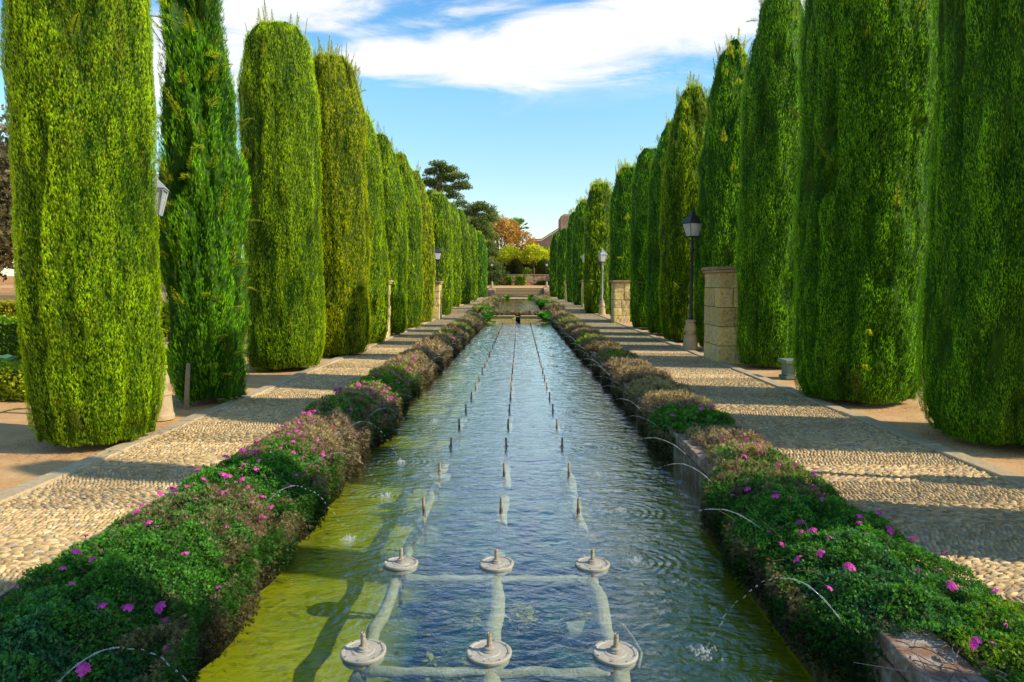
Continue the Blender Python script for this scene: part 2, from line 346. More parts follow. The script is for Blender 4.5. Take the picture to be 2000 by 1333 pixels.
# water
def water_mat(name, bsc, bdist):
    m = M(name); t = m
    h = m.math('ADD', m.noise(bsc, 5, .6, .6, None, (1, 1.6, 1)), m.math('MULTIPLY', m.noise(bsc * 3.1, 3, .5), .4))
    m.bump(h, .55, bdist)
    gl = m.n.new('ShaderNodeBsdfGlossy'); gl.inputs['Roughness'].default_value = .02; gl.inputs[0].default_value = (1, 1, 1, 1)
    tr = m.n.new('ShaderNodeBsdfTransparent'); tr.inputs[0].default_value = (.84, .94, .78, 1)
    m.l.new(m.bn, gl.inputs['Normal'])
    lw = m.n.new('ShaderNodeLayerWeight'); lw.inputs[0].default_value = .5; m.l.new(m.bn, lw.inputs['Normal'])
    pw = m.math('POWER', lw.outputs['Facing'], 3.2)
    sp = m.n.new('ShaderNodeMath'); sp.operation = 'MULTIPLY_ADD'; m.l.new(pw, sp.inputs[0]); sp.inputs[1].default_value = 1.4; sp.inputs[2].default_value = .03; sp.use_clamp = True
    ms = m.n.new('ShaderNodeMixShader'); m.l.new(sp.outputs[0], ms.inputs[0]); m.l.new(tr.outputs[0], ms.inputs[1]); m.l.new(gl.outputs[0], ms.inputs[2])
    m.l.new(ms.outputs[0], m.n['Material Output'].inputs[0]); return m.m
WATER = water_mat('pool water', 7.0, .014)
m = M('jet water', .08, .6); m.color((.9, .95, 1.0)); tr = m.n.new('ShaderNodeBsdfTransparent'); ms = m.n.new('ShaderNodeMixShader')
lw = m.n.new('ShaderNodeLayerWeight'); lw.inputs[0].default_value = .45; fm = m.math('MULTIPLY_ADD', lw.outputs['Facing'], -.5); fm.node.inputs[2].default_value = .86
m.l.new(fm, ms.inputs[0]); m.l.new(m.b.outputs[0], ms.inputs[1]); m.l.new(tr.outputs[0], ms.inputs[2]); m.l.new(ms.outputs[0], m.n['Material Output'].inputs[0]); JET = m.m

# ------------------------------------------------------------------ ground sheet (one mesh with holes for the two basins)
PX0, PX1, PY0, PY1 = -2.0, 1.7, 1.2, 36.3       # first pool
QY0, QY1 = 37.7, 72.0                            # second pool
WZ, WZ2 = -.28, .10
def ground():
    xs = sorted({-900, -300, -80, -30, -12, -6, -4, PX0 - .05, PX1 + .05, 4, 6, 12, 30, 80, 300, 900})
    ys = [-300, -60, -10, PY0 - .05, 10, 20, 30, PY1 + .05, QY0 - .05, 40.3, 40.32, 60, QY1 + .05, 84, 84.02, 97, 97.02, 110, 140, 300, 900]
    zs = [0, 0, 0, 0, 0, 0, 0, 0, 0, 0, .2, .2, .2, .2, 1.16, 1.46, 2.7, 2.7, 2.7, 2.7, 2.7]
    V = [(x, y, z - .012) for y, z in zip(ys, zs) for x in xs]; nx = len(xs); F = []
    for j in range(len(ys) - 1):
        for i in range(nx - 1):
            inx = xs[i] >= PX0 - .06 and xs[i + 1] <= PX1 + .06
            if inx and ((ys[j] >= PY0 - .06 and ys[j + 1] <= PY1 + .06) or (ys[j] >= QY0 - .06 and ys[j + 1] <= QY1 + .06)): continue
            F.append((j * nx + i, j * nx + i + 1, (j + 1) * nx + i + 1, (j + 1) * nx + i))
    struct(MB().add(V, F).build('ground', SAND))
ground()
# paths
def path(x0, x1, nm):
    mb = MB(); mb.add([(x0, -8, .002), (x1, -8, .002), (x1, 18, .002), (x0, 18, .002)], [(0, 1, 2, 3)]); struct(mb.build(nm, MORTAR))
    mb = MB()
    mb.add([(x0, 18, .006), (x1, 18, .006), (x1, 40.3, .006), (x0, 40.3, .006)], [(0, 1, 2, 3)])
    mb.add([(x0, 40.298, .006), (x1, 40.298, .006), (x1, 40.298, .206), (x0, 40.298, .206), (x0, 81, .206), (x1, 81, .206)], [(0, 1, 2, 3), (3, 2, 5, 4)])
    struct(mb.build(nm, PAVE))
path(-3.88, -2.6, 'path'); path(2.2, 4.08, 'path')
struct(MB().add([(-2.6, 72.4, .208), (2.2, 72.4, .208), (2.2, 81, .208), (-2.6, 81, .208)], [(0, 1, 2, 3)]).build('path', PAVE))
for (x0, x1, who) in ((-4.06, -3.88, 'left'), (4.08, 4.26, 'right')):
    mb = MB(); y = -6.0
    while y < 80:
        ln = random.uniform(.7, 1.15); z = .202 if y > 40.3 else 0
        e = y + ln
        if y < 40.3 < e: e = 40.3
        g = random.uniform(.82, 1.1); j = random.uniform(-.008, .008)
        box(mb, x0 + j, x1 + j, y + .006, e - .006, z - .1, z + .028 + random.uniform(0, .008), (g, g * random.uniform(.95, 1), g * .95)); y = e
    tag(mb.build('stone_kerb', KERB, bevel=.008), 'pale stone slab kerb edging the outer side of the %s pebble path' % who, 'kerb')
# low retaining step across each path
for (x0, x1, who) in ((-4.06, -2.5, 'left'), (2.3, 4.26, 'right')):
    mb = MB(); x = x0
    while x < x1 - .01:
        e = min(x + random.uniform(.5, .7), x1); g = random.uniform(.85, 1.1); box(mb, x + .003, e - .003, 40.18, 40.5, .0, .222, (g, g, g)); x = e
    tag(mb.build('stone_step', KERB, bevel=.01), 'low pale stone step crossing the %s pebble path far along' % who, 'step')

# pebbles set on edge
def pebbles(x0, x1, y0, y1, side):
    P = []; A = []; Ls = []; Ws = []; K = []
    y = y0; k = 0
    while y < y1:
        bh = .55
        streak = (k % 2 == 0)
        if streak:
            ang0 = R_(14) * (1 if (k // 2) % 2 else -1)
            yy_ = y
            while yy_ < y + bh:
                x = x0 + random.uniform(0, .05)
                while x < x1:
                    P.append((x, yy_ + random.uniform(-.005, .005))); A.append(ang0 + random.gauss(0, .12)); Ls.append(random.uniform(.055, .095)); Ws.append(random.uniform(.014, .022)); K.append(0)
                    x += random.uniform(.066, .088)
                yy_ += .0215
        else:
            ang0 = R_(72) * (1 if (k // 2) % 2 else -1)
            yy_ = y
            while yy_ < y + bh:
                x = x0 + random.uniform(0, .03)
                while x < x1:
                    P.append((x, yy_ + random.uniform(-.008, .008))); A.append(ang0 + random.gauss(0, .16)); Ls.append(random.uniform(.04, .068)); Ws.append(random.uniform(.02, .034)); K.append(1)
                    x += random.uniform(.029, .038)
                yy_ += .052
        y += bh; k += 1
    P = np.array(P); A = np.array(A); Ls = np.array(Ls) / 2; Ws = np.array(Ws) / 2; n = len(P)
    hgt = rng.uniform(.007, .017, n)
    tx = rng.normal(0, .18, n); ty = rng.normal(0, .12, n)
    seg = 8; ang = np.arange(seg) * 2 * PI / seg
    V = np.empty((n, 2 * seg + 1, 3))
    for ri, (rr, zz) in enumerate(((1.0, -.2), (.8, .62))):
        lx = np.cos(ang)[None] * rr * Ls[:, None]; ly = np.sin(ang)[None] * rr * Ws[:, None]
        V[:, ri * seg:(ri + 1) * seg, 0] = P[:, 0, None] + lx * np.cos(A)[:, None] - ly * np.sin(A)[:, None]
        V[:, ri * seg:(ri + 1) * seg, 1] = P[:, 1, None] + lx * np.sin(A)[:, None] + ly * np.cos(A)[:, None]
        V[:, ri * seg:(ri + 1) * seg, 2] = .002 + zz * hgt[:, None] + (lx * tx[:, None] + ly * ty[:, None]) * (0 if ri == 0 else 1)
    V[:, 2 * seg, 0] = P[:, 0]; V[:, 2 * seg, 1] = P[:, 1]; V[:, 2 * seg, 2] = .002 + hgt
    s = np.arange(seg); s2 = (s + 1) % seg
    q = np.stack([s, s2, s2 + seg, s + seg], 1); t = np.stack([s + seg, s2 + seg, np.full(seg, 2 * seg)], 1)
    off = (np.arange(n) * (2 * seg + 1))[:, None, None]
    Fq = (q[None] + off).reshape(-1, 4); Ft = (t[None] + off).reshape(-1, 3)
    pal = np.array([(.58, .42, .21), (.68, .52, .30), (.46, .32, .16), (.33, .24, .14), (.60, .43, .22), (.38, .34, .29), (.70, .57, .36), (.50, .31, .17), (.26, .22, .20)])
    pr = np.array([.22, .16, .17, .09, .15, .07, .07, .05, .02]); C = pal[rng.choice(len(pal), n, p=pr)] * rng.uniform(.75, 1.2, (n, 1)) * np.array([1.16, 1.1, .98])
    big = fbm(np.c_[P * 1.2, np.zeros(n)], 3)[:, None]; C = C * (1 + .3 * big); hgt *= np.clip(1 + .8 * fbm(np.c_[P * 2.3, np.zeros(n)], 6), .3, 1.6)
    C = np.repeat(C, 2 * seg + 1, axis=0)
    mb = MB(); mb.v.append(V.reshape(-1, 3)); mb.c.append(C); mb.f += [Fq, Ft]; mb.n = len(C)
    tag(mb.build('pebble_paving', PEB, smooth=True), 'tan and grey river pebbles set on edge in bands along the %s path' % side, 'pebble paving', kind='stuff')
pebbles(-3.87, -2.5, 2.9, 18, 'left'); pebbles(2.1, 4.07, 2.6, 18, 'right')

# soil in the beds
for (x0, x1) in ((-2.72, -2.19), (1.93, 2.34)):
    struct(MB().add([(x0, .5, .02), (x1, .5, .02), (x1, 40.2, .02), (x0, 40.2, .02), (x0, 40.2, .22), (x1, 40.2, .22), (x0, 80, .22), (x1, 80, .22)], [(0, 1, 2, 3), (3, 2, 5, 4), (4, 5, 7, 6)]).build('soil', SOIL))

# ------------------------------------------------------------------ pool basins
def basin(y0, y1, zt, zb, nm):
    mb = MB(); x0, x1 = PX0, PX1
    V = [(x0, y0, zb), (x1, y0, zb), (x1, y1, zb), (x0, y1, zb), (x0, y0, zt), (x1, y0, zt), (x1, y1, zt), (x0, y1, zt)]
    mb.add(V, [(0, 1, 2, 3), (0, 4, 5, 1), (1, 5, 6, 2), (2, 6, 7, 3), (3, 7, 4, 0)])
    struct(mb.build(nm, POOL))
basin(PY0, PY1, -.02, -.66, 'pool_floor'); basin(QY0, QY1, .15, -.3, 'pool_floor')
def coping(x0, x1, who, inner):
    mb = MB(); y = 1.0
    while y < 79:
        ln = random.uniform(.24, .34) if y < 12 else 1.2
        e = y + ln; z = 0 if y < 40.3 else .2
        if PY1 + .3 < y < QY0 - .3 and False: pass
        g = random.uniform(.75, 1.1); j = random.uniform(-.006, .006)
        box(mb, x0 + j, x1 + j, y + .004, e - .004, z - .07, z + .03 + random.uniform(-.006, .006), (g, g * .97, g * .95)); y = e
    # rendered inner face under the coping
    if inner > x0 + .1: box(mb, inner - .045, inner - .01, 1.2, 36.3, -.6, -.075, (.42, .40, .26))
    else: box(mb, inner + .01, inner + .045, 1.2, 36.3, -.6, -.075, (.42, .40, .26))
    tag(mb.build('pool_coping', COPING, bevel=.01), 'weathered whitewashed brick coping along the %s edge of the pool' % who, 'coping')
coping(-2.20, -1.985, 'left', -1.96); coping(1.685, 1.94, 'right', 1.66)
# wall between the two pools, with an overflow notch
tw = thing('pool_wall', 'low ochre stone wall with a spout notch between the two pools', 'wall', (-.15, 36.6, 0))
mb = MB()
box(mb, -1.84, -.08, -.32, .9, -.6, -.02, (1, .95, .85)); box(mb, .16, 1.84, -.32, .9, -.6, -.02, (1, .95, .85)); box(mb, -.08, .16, -.22, .9, -.6, -.02, (.6, .5, .4)); box(mb, -.078, .158, -.3, -.22, -.6, -.16, (.9, .8, .65))
mb.build('wall_body', STONE, tw, bevel=.01)
mb = MB(); box(mb, -1.84, -.1, -.36, .95, -.017, .035, (1, .95, .9)); box(mb, .18, 1.84, -.36, .95, -.017, .035, (1, .95, .9)); mb.build('coping_slab', KERB, tw, bevel=.01)

# ------------------------------------------------------------------ fountain rows
NX = (-.82, -.16, .50); NY0, NDY, NR = 3.61, 1.192, 27
JL = [(2.90 + 1.18 * k) for k in range(28)]; JR = [(2.42 + 1.185 * k) for k in range(28)]
splash = []
for k, y in enumerate(JL): splash.append((-1.22 + random.uniform(-.12, .12), y + random.uniform(-.06, .06)))
for k, y in enumerate(JR): splash.append((.86 + random.uniform(-.1, .1), y + random.uniform(-.06, .06)))
def wave(X, Y):
    P = np.c_[X, Y, np.zeros(len(X))]
    h = (.0026 + .0018 * sstep(4.2, 6.5, Y) + .0030 * sstep(9, 22, Y)) * fbm(P * np.array([5., 8., 1]) + .35 * np.c_[Y, X, X], 11, 2) + (.0014 + .0012 * sstep(4.2, 6.5, Y) + .002 * sstep(9, 22, Y)) * fbm(P * np.array([11., 17., 1]), 15, 2)
    for i, (sx_, sy_) in enumerate(splash):
        r = np.hypot(X - sx_, Y - sy_)
        m_ = r < 1.25
        rr = r[m_]; lam = .052 + .022 * rr
        h[m_] += .0019 * np.exp(-rr / .36) * np.cos(2 * PI * rr / lam + i + 1.7 * fbm(P[m_] * [7, 7, 1], i, 2)) * np.clip(.8 + 1.3 * fbm(P[m_] * [3, 3, 1], i + 5, 2), 0, 2) * (1 - np.exp(-rr / .03))
    return h
def sheet(name, xs, ys, z, label, mat):
    X, Y = np.meshgrid(xs, ys); h = wave(X.ravel(), Y.ravel())
    V = np.c_[X.ravel(), Y.ravel(), z + h]; nx, ny = len(xs), len(ys)
    I = np.arange(nx * ny).reshape(ny, nx); F = np.stack([I[:-1, :-1], I[:-1, 1:], I[1:, 1:], I[1:, :-1]], -1).reshape(-1, 4)
    mb = MB(); mb.add(V, F); o = mb.build(name, mat, smooth=True); struct(o); o['label'] = label; return o
ys = [PY0]
while ys[-1] < PY1: ys.append(ys[-1] + (.011 if ys[-1] < 8 else .011 + (ys[-1] - 8) * .0022))
ys[-1] = PY1
sheet('water', np.linspace(PX0, PX1, 290), np.array(ys), WZ, 'rippling green and blue water of the long pool', WATER)
sheet('water', np.linspace(PX0, PX1, 60), np.linspace(QY0, QY1, 300), WZ2, 'still water of the farther upper pool', WATER)

def nozzle(kind):
    t = thing('fountain_nozzle', '', 'fountain nozzle')
    if kind in (0, 1):
        zt = .016 if kind == 0 else -.016
        mb = MB()
        lathe(mb, [(.055, zt - .05), (.108, zt - .05), (.110, zt - .036), (.098, zt - .034), (.098, zt - .020), (.118, zt - .018), (.119, zt - .004), (.112, zt), (.100, zt - .001), (.097, zt - .005), (.060, zt - .004), (.057, zt - .001), (.02, zt)], 48)
        mb.build('flange_disc', DISC, t, smooth=False)
        mb = MB()
        lathe(mb, [(.034, zt), (.034, zt + .007), (.026, zt + .009), (.026, zt + .02), (.018, zt + .024)], 20, (.8, .8, .8)); mb.build('collar', DISC, t)
        for a in range(8):
            if kind == 0:
                aa = a * PI / 4 + .2; b = MB(); lathe(b, [(.005, zt), (.005, zt + .004)], 6, (.6, .6, .6), .105 * math.cos(aa), .105 * math.sin(aa)); b.build('bolt', DISC, t)
    mb = MB(); lathe(mb, [(.0145, -.3), (.0145, .02), (.0135, .024), (.0135, .094), (.0115, .098), (.0115, .112), (.008, .113), (.007, .10)], 14, cap=False)
    mb.build('pipe', NOZ, t, smooth=True)
    return t
prot = [nozzle(k) for k in range(3)]; used = [False] * 3
kinds = {0: 0, 1: 0, 2: 2, 3: 1, 4: 1, 5: 2, 6: 1, 7: 1, 8: 2}
for r in range(NR):
    for c_, x in enumerate(NX):
        kd = kinds.get(r, 2)
        if r == 3 and c_ > 0: kd = 2
        if r == 2 and c_ > 0: kd = 2
        if used[kd]: t = dup(prot[kd])
        else: t = prot[kd]; used[kd] = True
        t.location = (x, NY0 + NDY * r, WZ + (0 if kd else .0)); t.rotation_euler = (random.uniform(-.05, .05), random.uniform(-.05, .05), random.uniform(0, 6))
        where = '%s row' % ORD[r]
        look = {0: 'short brass nozzle on a flat disc at surface', 1: 'short brass nozzle on a sunken round disc', 2: 'slim brown nozzle pipe standing in water'}[kd]
        t['label'] = '%s, %s line, %s from front' % (look, ('left', 'middle', 'right')[c_], where); t['group'] = 'fountain nozzles in three lines down the pool'
# risers under the discs, long feed pipes and cross pipes
for c_, x in enumerate(NX):
    n_ = 160; yy_ = np.linspace(1.4, 36, n_)
    P = np.c_[x + .012 * np.sin(yy_ * 9) + .02 * fbm(np.c_[yy_ * 2.2, yy_ * 0, yy_ * 0], 30 + c_, 3) + (.0 if c_ else -.02), yy_, np.full(n_, -.37) + .008 * np.sin(yy_ * 13)]
    mb = MB(); tube(mb, P, (.056 if c_ else .038) + .006 * fbm(np.c_[yy_ * 14, yy_ * 0, yy_ * 0], 40 + c_, 2), 10)
    tag(mb.build('feed_pipe', PIPE, smooth=True), 'lime crusted submerged feed pipe running lengthwise under the %s nozzle line' % ('left', 'middle', 'right')[c_], 'pipe')
for i, (r, d) in enumerate(((0, -.10), (1, -.10), (4, -.06), (7, -.06))):
    y = NY0 + NDY * r + d; n_ = 60; xx = np.linspace(-.78, .46, n_)
    zc = -.33 - .012 * i
    mb = MB(); tube(mb, np.c_[xx, y + .006 * np.sin(xx * 17 + i), np.full(n_, zc) + .004 * np.sin(xx * 23)], .026 + .005 * fbm(np.c_[xx * 16, xx * 0 + i, xx * 0], 50, 2), 10)
    for x in NX: tube(mb, [(x, y, zc), (x, y + .02, -.42)], .03, 8)
    tag(mb.build('cross_pipe', PIPE, smooth=True), 'lime crusted pipe crossing just under water in front of the %s' % ('nearest nozzle row', 'second nozzle row', 'fifth nozzle row', 'eighth nozzle row')[i], 'pipe')
tb = thing('junction_box', 'pale flat junction box under water between the two nearest right nozzles', 'box', (.38, 4.12, -.40), rz=.1)
mb = MB(); box(mb, -.10, .10, -.07, .07, 0, .02); mb.build('lid', PBOX, tb, bevel=.006)
mb = MB(); box(mb, -.085, .085, -.06, .06, -.12, 0); mb.build('housing', PBOX, tb, bevel=.006)
for k, dx in enumerate((-.05, .02, .08)):
    mb = MB(); tube(mb, [(dx, -.07, -.03), (dx + .01, -.16, -.02), (dx + .03, -.26, -.03), (.1, -.42, -.02)], .013, 8); mb.build('hose', PBOX, tb, smooth=True)
mb = MB(); tube(mb, [(.1, .0, -.03), (.2, .1, .0), (.24, .02, .01), (.26, -.15, .01), (.27, -.3, .0), (.22, -.42, -.02)], .009, 8); mb.build('cable', PBOX, tb, smooth=True)

# yellowed leaf clumps on the pool floor
for i, (x, y, s) in enumerate(((-.42, 3.98, .13), (-.22, 4.03, .08), (-.36, 4.62, .1), (.02, 4.6, .09), (.36, 4.5, .08))):
    n = 160; P = np.c_[rng.normal(x, s * .5, n), rng.normal(y, s * .7, n), np.full(n, -.60) + rng.uniform(0, .1, n)]
    D = norm(rng.normal(0, 1, (n, 3)) * [1, 1, .3]); c0 = np.array([(.5, .48, .05)]) * rng.uniform(.5, 1.2, (n, 1))
    mb = MB(); diamonds(mb, P, D, norm(np.cross(D, [0, 0, 1.])), .05, .03, c0, c0 * 1.1)
    tag(mb.build('water_weed', LEAF), 'yellow water weed clump, %s' % ['left of the middle pipe in the nearest bay', 'touching the middle pipe in the nearest bay', 'left of the middle pipe by the second row', 'right of the middle pipe by the second row', 'left of the right pipe by the second row'][i], 'water weed', 'water weed clumps')

# ------------------------------------------------------------------ water jets + splashes
def jet(o, l, apex, seed, near):
    rd = random.Random(seed)
    o = np.array(o); l = np.array(l); mb = MB()
    h1 = apex - o[2]; h2 = apex - l[2]; t1 = math.sqrt(h1) / (math.sqrt(h1) + math.sqrt(h2))
    def pos(t):
        p = o + (l - o) * t; z = apex - (math.sqrt(h1) + math.sqrt(h2)) ** 2 * (t - t1) ** 2; wb = .006 * t * math.sin(t * 23 + seed * 1.7) + .003 * t * math.sin(t * 57 + seed); return (p[0] + wb * .6, p[1] + wb, z + wb * .5)
    cut = rd.uniform(.36, .55)
    ts = np.linspace(0, cut, 26); rad = np.array([.0033 * (1 - .3 * t) + .0009 * math.sin(t * 60 + seed) + .0007 * math.sin(t * 131 + seed) for t in ts]) * (1 if near else 1.15)
    tube(mb, [pos(t) for t in ts], rad, 7)
    t = cut + .015
    while t < .98:
        dl = rd.uniform(.012, .035); tt = np.linspace(t, min(t + dl, .99), 5); q = rd.uniform(.0018, .0036)
        P = np.array([pos(a) for a in tt]) + np.array([rd.gauss(0, .004), rd.gauss(0, .004), 0])
        tube(mb, P, q * np.array([.3, .9, 1, .8, .25]), 6); t += dl + rd.uniform(.012, .035)
    return mb
def splashmb(x, y, z, seed, s=1.0):
    rd = random.Random(seed); mb = MB()
    for k in range(60):
        a = rd.uniform(0, 2 * PI); r = abs(rd.gauss(0, .026)) * s; h = abs(rd.gauss(0, .012)) * s * math.exp(-r / .04); q = rd.uniform(.0018, .0045) * s
        lathe(mb, [(.0005, -q), (q, 0), (.0005, q * rd.uniform(1, 2.2))], 5, cx=0, cy=0, cap=False)
        mb.v[-1] = mb.v[-1] + np.array([r * math.cos(a), r * math.sin(a), h + .002])
    return mb
for side, arr in (('left', JL), ('right', JR)):
    for k, y in enumerate(arr):
        s = splash[k + (0 if side == 'left' else len(JL))]
        if side == 'left': o = (-1.93 + random.uniform(-.04, .04), y - .12 + random.uniform(-.04, .04), -.02)
        else: o = (1.62 + random.uniform(-.04, .04), y - .2 + random.uniform(-.05, .05), -.02)
        ap = random.uniform(.10, .19)
        if side == 'left' and k == 1: continue      # this spout is off in the photograph
        pos = 'nearest' if k == 0 else '%s from the front' % ORD[k]
        o_ = jet(o, (s[0], s[1], WZ), ap, k * 7 + len(side), k < 8).build('water_jet', JET, smooth=True)
        tag(o_, 'thin arcing water jet from the %s pool edge, %s on that side' % (side, pos), 'water jet', 'water jets arcing from the pool edges')
        o_ = splashmb(0, 0, 0, k * 3 + len(side), 1.7 if k < 12 else 2.4).build('splash', JET, smooth=True, loc=(s[0], s[1], WZ))
        tag(o_, 'small white splash where the %s side jet lands, %s' % (side, pos), 'splash', 'splashes under the water jets')

# ------------------------------------------------------------------ cypresses
def cypress(name, label, cx, cy, z0, H, r, seed, style='clipped', hue=0.0, dens=1.0, lit=1.0, group=None, top='flat', zmax=None, plumes=0, spikes=0, taper=.0, zlo=.08):
    dist = math.hypot(cx, cy)
    sl = max(.044, dist * .0045)           # spray length grows with distance
    if style == 'shaggy': sl *= 1.6
    wd = sl * (.12 if style == 'shaggy' else .105)
    r = r + .04
    # outline (radius fraction, height)
    if top == 'flat': pr = [(.0, zlo), (.84, zlo), (.93, .28), (.98, .7), (1.0, 1.5), (1.0, H * .5), (.97 - taper, H * .8), (.88 - taper, H - r * 1.3), (.74 - taper, H - r * .45), (.5 - taper * .6, H - .08), (.0, H)]
    elif top == 'round': pr = [(.0, zlo), (.84, zlo), (.93, .28), (1.0, .9), (1.02, H * .4), (.96 - taper, H * .7), (.82 - taper, H - r * 2.0), (.6 - taper, H - r * .9), (.3 - taper * .4, H - r * .2), (.0, H)]
    else: pr = [(.0, zlo), (.8, zlo), (.95, .3), (1.0, .9), (1.02, H * .35), (.9 - taper, H * .6), (.72 - taper, H * .8), (.42, H * .93), (.0, H)]
    pr = np.array(pr); pr[:, 0] = np.maximum(pr[:, 0], 0) * r
    seg = np.diff(pr, axis=0); sll = np.hypot(seg[:, 0], seg[:, 1]); area = sll * (pr[:-1, 0] + pr[1:, 0]) * PI
    if zmax: area = area * np.where(pr[1:, 1] > zmax + 1.5, .25, 1.0)
    n = int(dens * area.sum() / (sl * wd) * 1.0)
    si = rng.choice(len(area), n, p=area / area.sum()); t = rng.random(n)
    # linear radius weighting inside the segment
    ra, rb = pr[si, 0], pr[si + 1, 0]
    t = np.where(np.abs(ra - rb) > 1e-4, (np.sqrt(ra ** 2 + t * (rb ** 2 - ra ** 2)) - ra) / np.where(np.abs(rb - ra) > 1e-4, rb - ra, 1), t)
    rr = ra + (rb - ra) * t; zz = pr[si, 1] + (pr[si + 1, 1] - pr[si, 1]) * t; th = rng.uniform(0, 2 * PI, n)
    sn = seg[si]; nr = sn[:, 1] / sll[si]; nz = -sn[:, 0] / sll[si]
    rad = np.c_[np.cos(th), np.sin(th), np.zeros(n)]; Nn = rad * nr[:, None] + np.array([0, 0, 1.]) * nz[:, None]
    base = rad * rr[:, None]; base[:, 2] = zz
    big = fbm(base * 1.1 + seed * 7.3, seed, 2)
    st = fbm(base * np.array([6.5, 6.5, 1.3]) + seed, seed + 3, 3)      # vertical combed tufts
    fine = fbm(base * np.array([17, 17, 6.]) + seed, seed + 5, 2)
    A = {'clipped': (.05, .065, .02), 'loose': (.08, .07, .03), 'shaggy': (.12, .19, .06)}[style]
    A = [a * max(1, r / .7) for a in A]
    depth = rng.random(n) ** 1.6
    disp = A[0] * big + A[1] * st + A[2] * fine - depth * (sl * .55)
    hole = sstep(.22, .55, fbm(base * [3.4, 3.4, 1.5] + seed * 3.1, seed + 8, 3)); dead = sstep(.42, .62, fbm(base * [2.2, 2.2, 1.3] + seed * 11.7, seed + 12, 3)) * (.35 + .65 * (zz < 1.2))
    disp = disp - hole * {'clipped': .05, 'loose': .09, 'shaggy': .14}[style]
    P = base + Nn * disp[:, None]
    up = np.array([0, 0, 1.])
    tang = np.c_[-np.sin(th), np.cos(th), np.zeros(n)]
    outw = {'clipped': .2, 'loose': .27, 'shaggy': .42}[style]
    D = norm(up * (1.0 - .25 * (zz < .5))[:, None] + Nn * (outw + rng.normal(0, .16, n))[:, None] + tang * rng.normal(0, .15, n)[:, None])
    P = P - D * sl * .6
    # colour, with shade painted in: hollows and deep sprays darkened
    g_lo = np.array([.03, .16, .003]); g_hi = np.array([.85, 1.18, .008])
    if hue < 0: g_lo = np.array([.032, .19, .008]); g_hi = np.array([.56, 1.1, .02])
    if hue > 0.5: g_hi = np.array([1.0, 1.1, .006])
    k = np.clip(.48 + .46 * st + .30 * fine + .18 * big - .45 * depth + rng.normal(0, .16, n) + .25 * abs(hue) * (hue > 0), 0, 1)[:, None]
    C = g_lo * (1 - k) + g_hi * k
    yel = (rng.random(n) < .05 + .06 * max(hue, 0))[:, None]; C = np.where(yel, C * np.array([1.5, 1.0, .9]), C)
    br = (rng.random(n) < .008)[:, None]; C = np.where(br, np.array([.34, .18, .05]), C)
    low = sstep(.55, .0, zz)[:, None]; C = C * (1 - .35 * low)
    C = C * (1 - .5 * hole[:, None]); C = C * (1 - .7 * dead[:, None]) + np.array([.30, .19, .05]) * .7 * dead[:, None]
    C *= lit
    mb = MB()
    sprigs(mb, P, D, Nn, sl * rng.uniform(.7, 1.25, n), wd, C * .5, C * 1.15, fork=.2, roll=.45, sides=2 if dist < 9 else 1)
    # feathery shoots escaping the clipping, and whiskers on top
    def plume(p, d, ln, c):
        m_ = max(8, int(ln / (sl * .28))); tt = np.linspace(0, 1, m_)
        cur = p + np.outer(tt * ln, d) + np.outer(tt ** 2 * ln * .28, [0, 0, -1 if d[2] < .6 else .2])
        Q = np.repeat(cur, 2, axis=0); s_ = norm(np.cross(np.tile(d, (len(Q), 1)), [[0, 0, 1.]]) + 1e-6)
        sg = np.tile([1, -1], m_)[:, None]; D2 = norm(np.tile(d, (len(Q), 1)) + s_ * sg * .75 + rng.normal(0, .2, (len(Q), 3)))
        L2 = sl * 1.7 * (1.15 - np.repeat(tt, 2)); CC = np.tile(c, (len(Q), 1)) * rng.uniform(.7, 1.3, (len(Q), 1))
        sprigs(mb, Q, D2, np.tile(np.cross(d, s_[0]), (len(Q), 1)), L2, wd * .9, CC * .7, CC)
        tube(mb, cur[::2], .004, 4, (.12, .07, .03))
    def rprof(z): return np.interp(z, pr[1:, 1], pr[1:, 0])
    for _ in range(plumes):
        z = rng.uniform(.25, min(H, (zmax or H)) * .97); a = rng.uniform(0, 2 * PI); q = rprof(z)
        d = np.array([math.cos(a), math.sin(a), rng.uniform(.35, 1.3)]); d += rng.normal(0, .25, 3); d /= np.linalg.norm(d)
        plume(np.array([q * math.cos(a), q * math.sin(a), z]) * [.95, .95, 1], d, rng.uniform(.18, .42) * (1 if style != 'shaggy' else 1.25), np.array([.50, .62, .03]) * lit)
    for _ in range(spikes):
        a = rng.uniform(0, 2 * PI); q = r * rng.uniform(.1, .85); z = np.interp(-q, -pr[len(pr) // 2:, 0], pr[len(pr) // 2:, 1])
        d = np.array([math.cos(a) * .15, math.sin(a) * .15, 1.]) + rng.normal(0, .1, 3); d /= np.linalg.norm(d)
        plume(np.array([q * math.cos(a), q * math.sin(a), z - .1]), d, rng.uniform(.2, .5), np.array([.55, .62, .04]) * lit)
    # inner twiggy body, finely broken up
    res = max(.035, dist * .0035) if dist < 30 else .14
    sg = int(min(130, max(28, 2 * PI * r / res))); cp = [(max(a * .985 - .035, .001), z) for a, z in zip(pr[1:, 0], pr[1:, 1])]
    cp2 = []; rz_ = res * 1.8
    for (a, z), (b, z2) in zip(cp[:-1], cp[1:]):
        m_ = max(1, int((z2 - z) / rz_)); cp2 += [(a + (b - a) * i / m_, z + (z2 - z) * i / m_) for i in range(m_)]
    cp2.append((.001, H - .12)); cp2 = np.array(cp2); na = len(cp2); aa = np.arange(sg) * 2 * PI / sg
    V = np.stack([cp2[:, 0:1] * np.cos(aa), cp2[:, 0:1] * np.sin(aa), np.repeat(cp2[:, 1:2], sg, 1)], -1).reshape(-1, 3)
    nl = np.hypot(V[:, 0], V[:, 1])[:, None]; rdl = V * [1, 1, 0] / np.maximum(nl, .01)
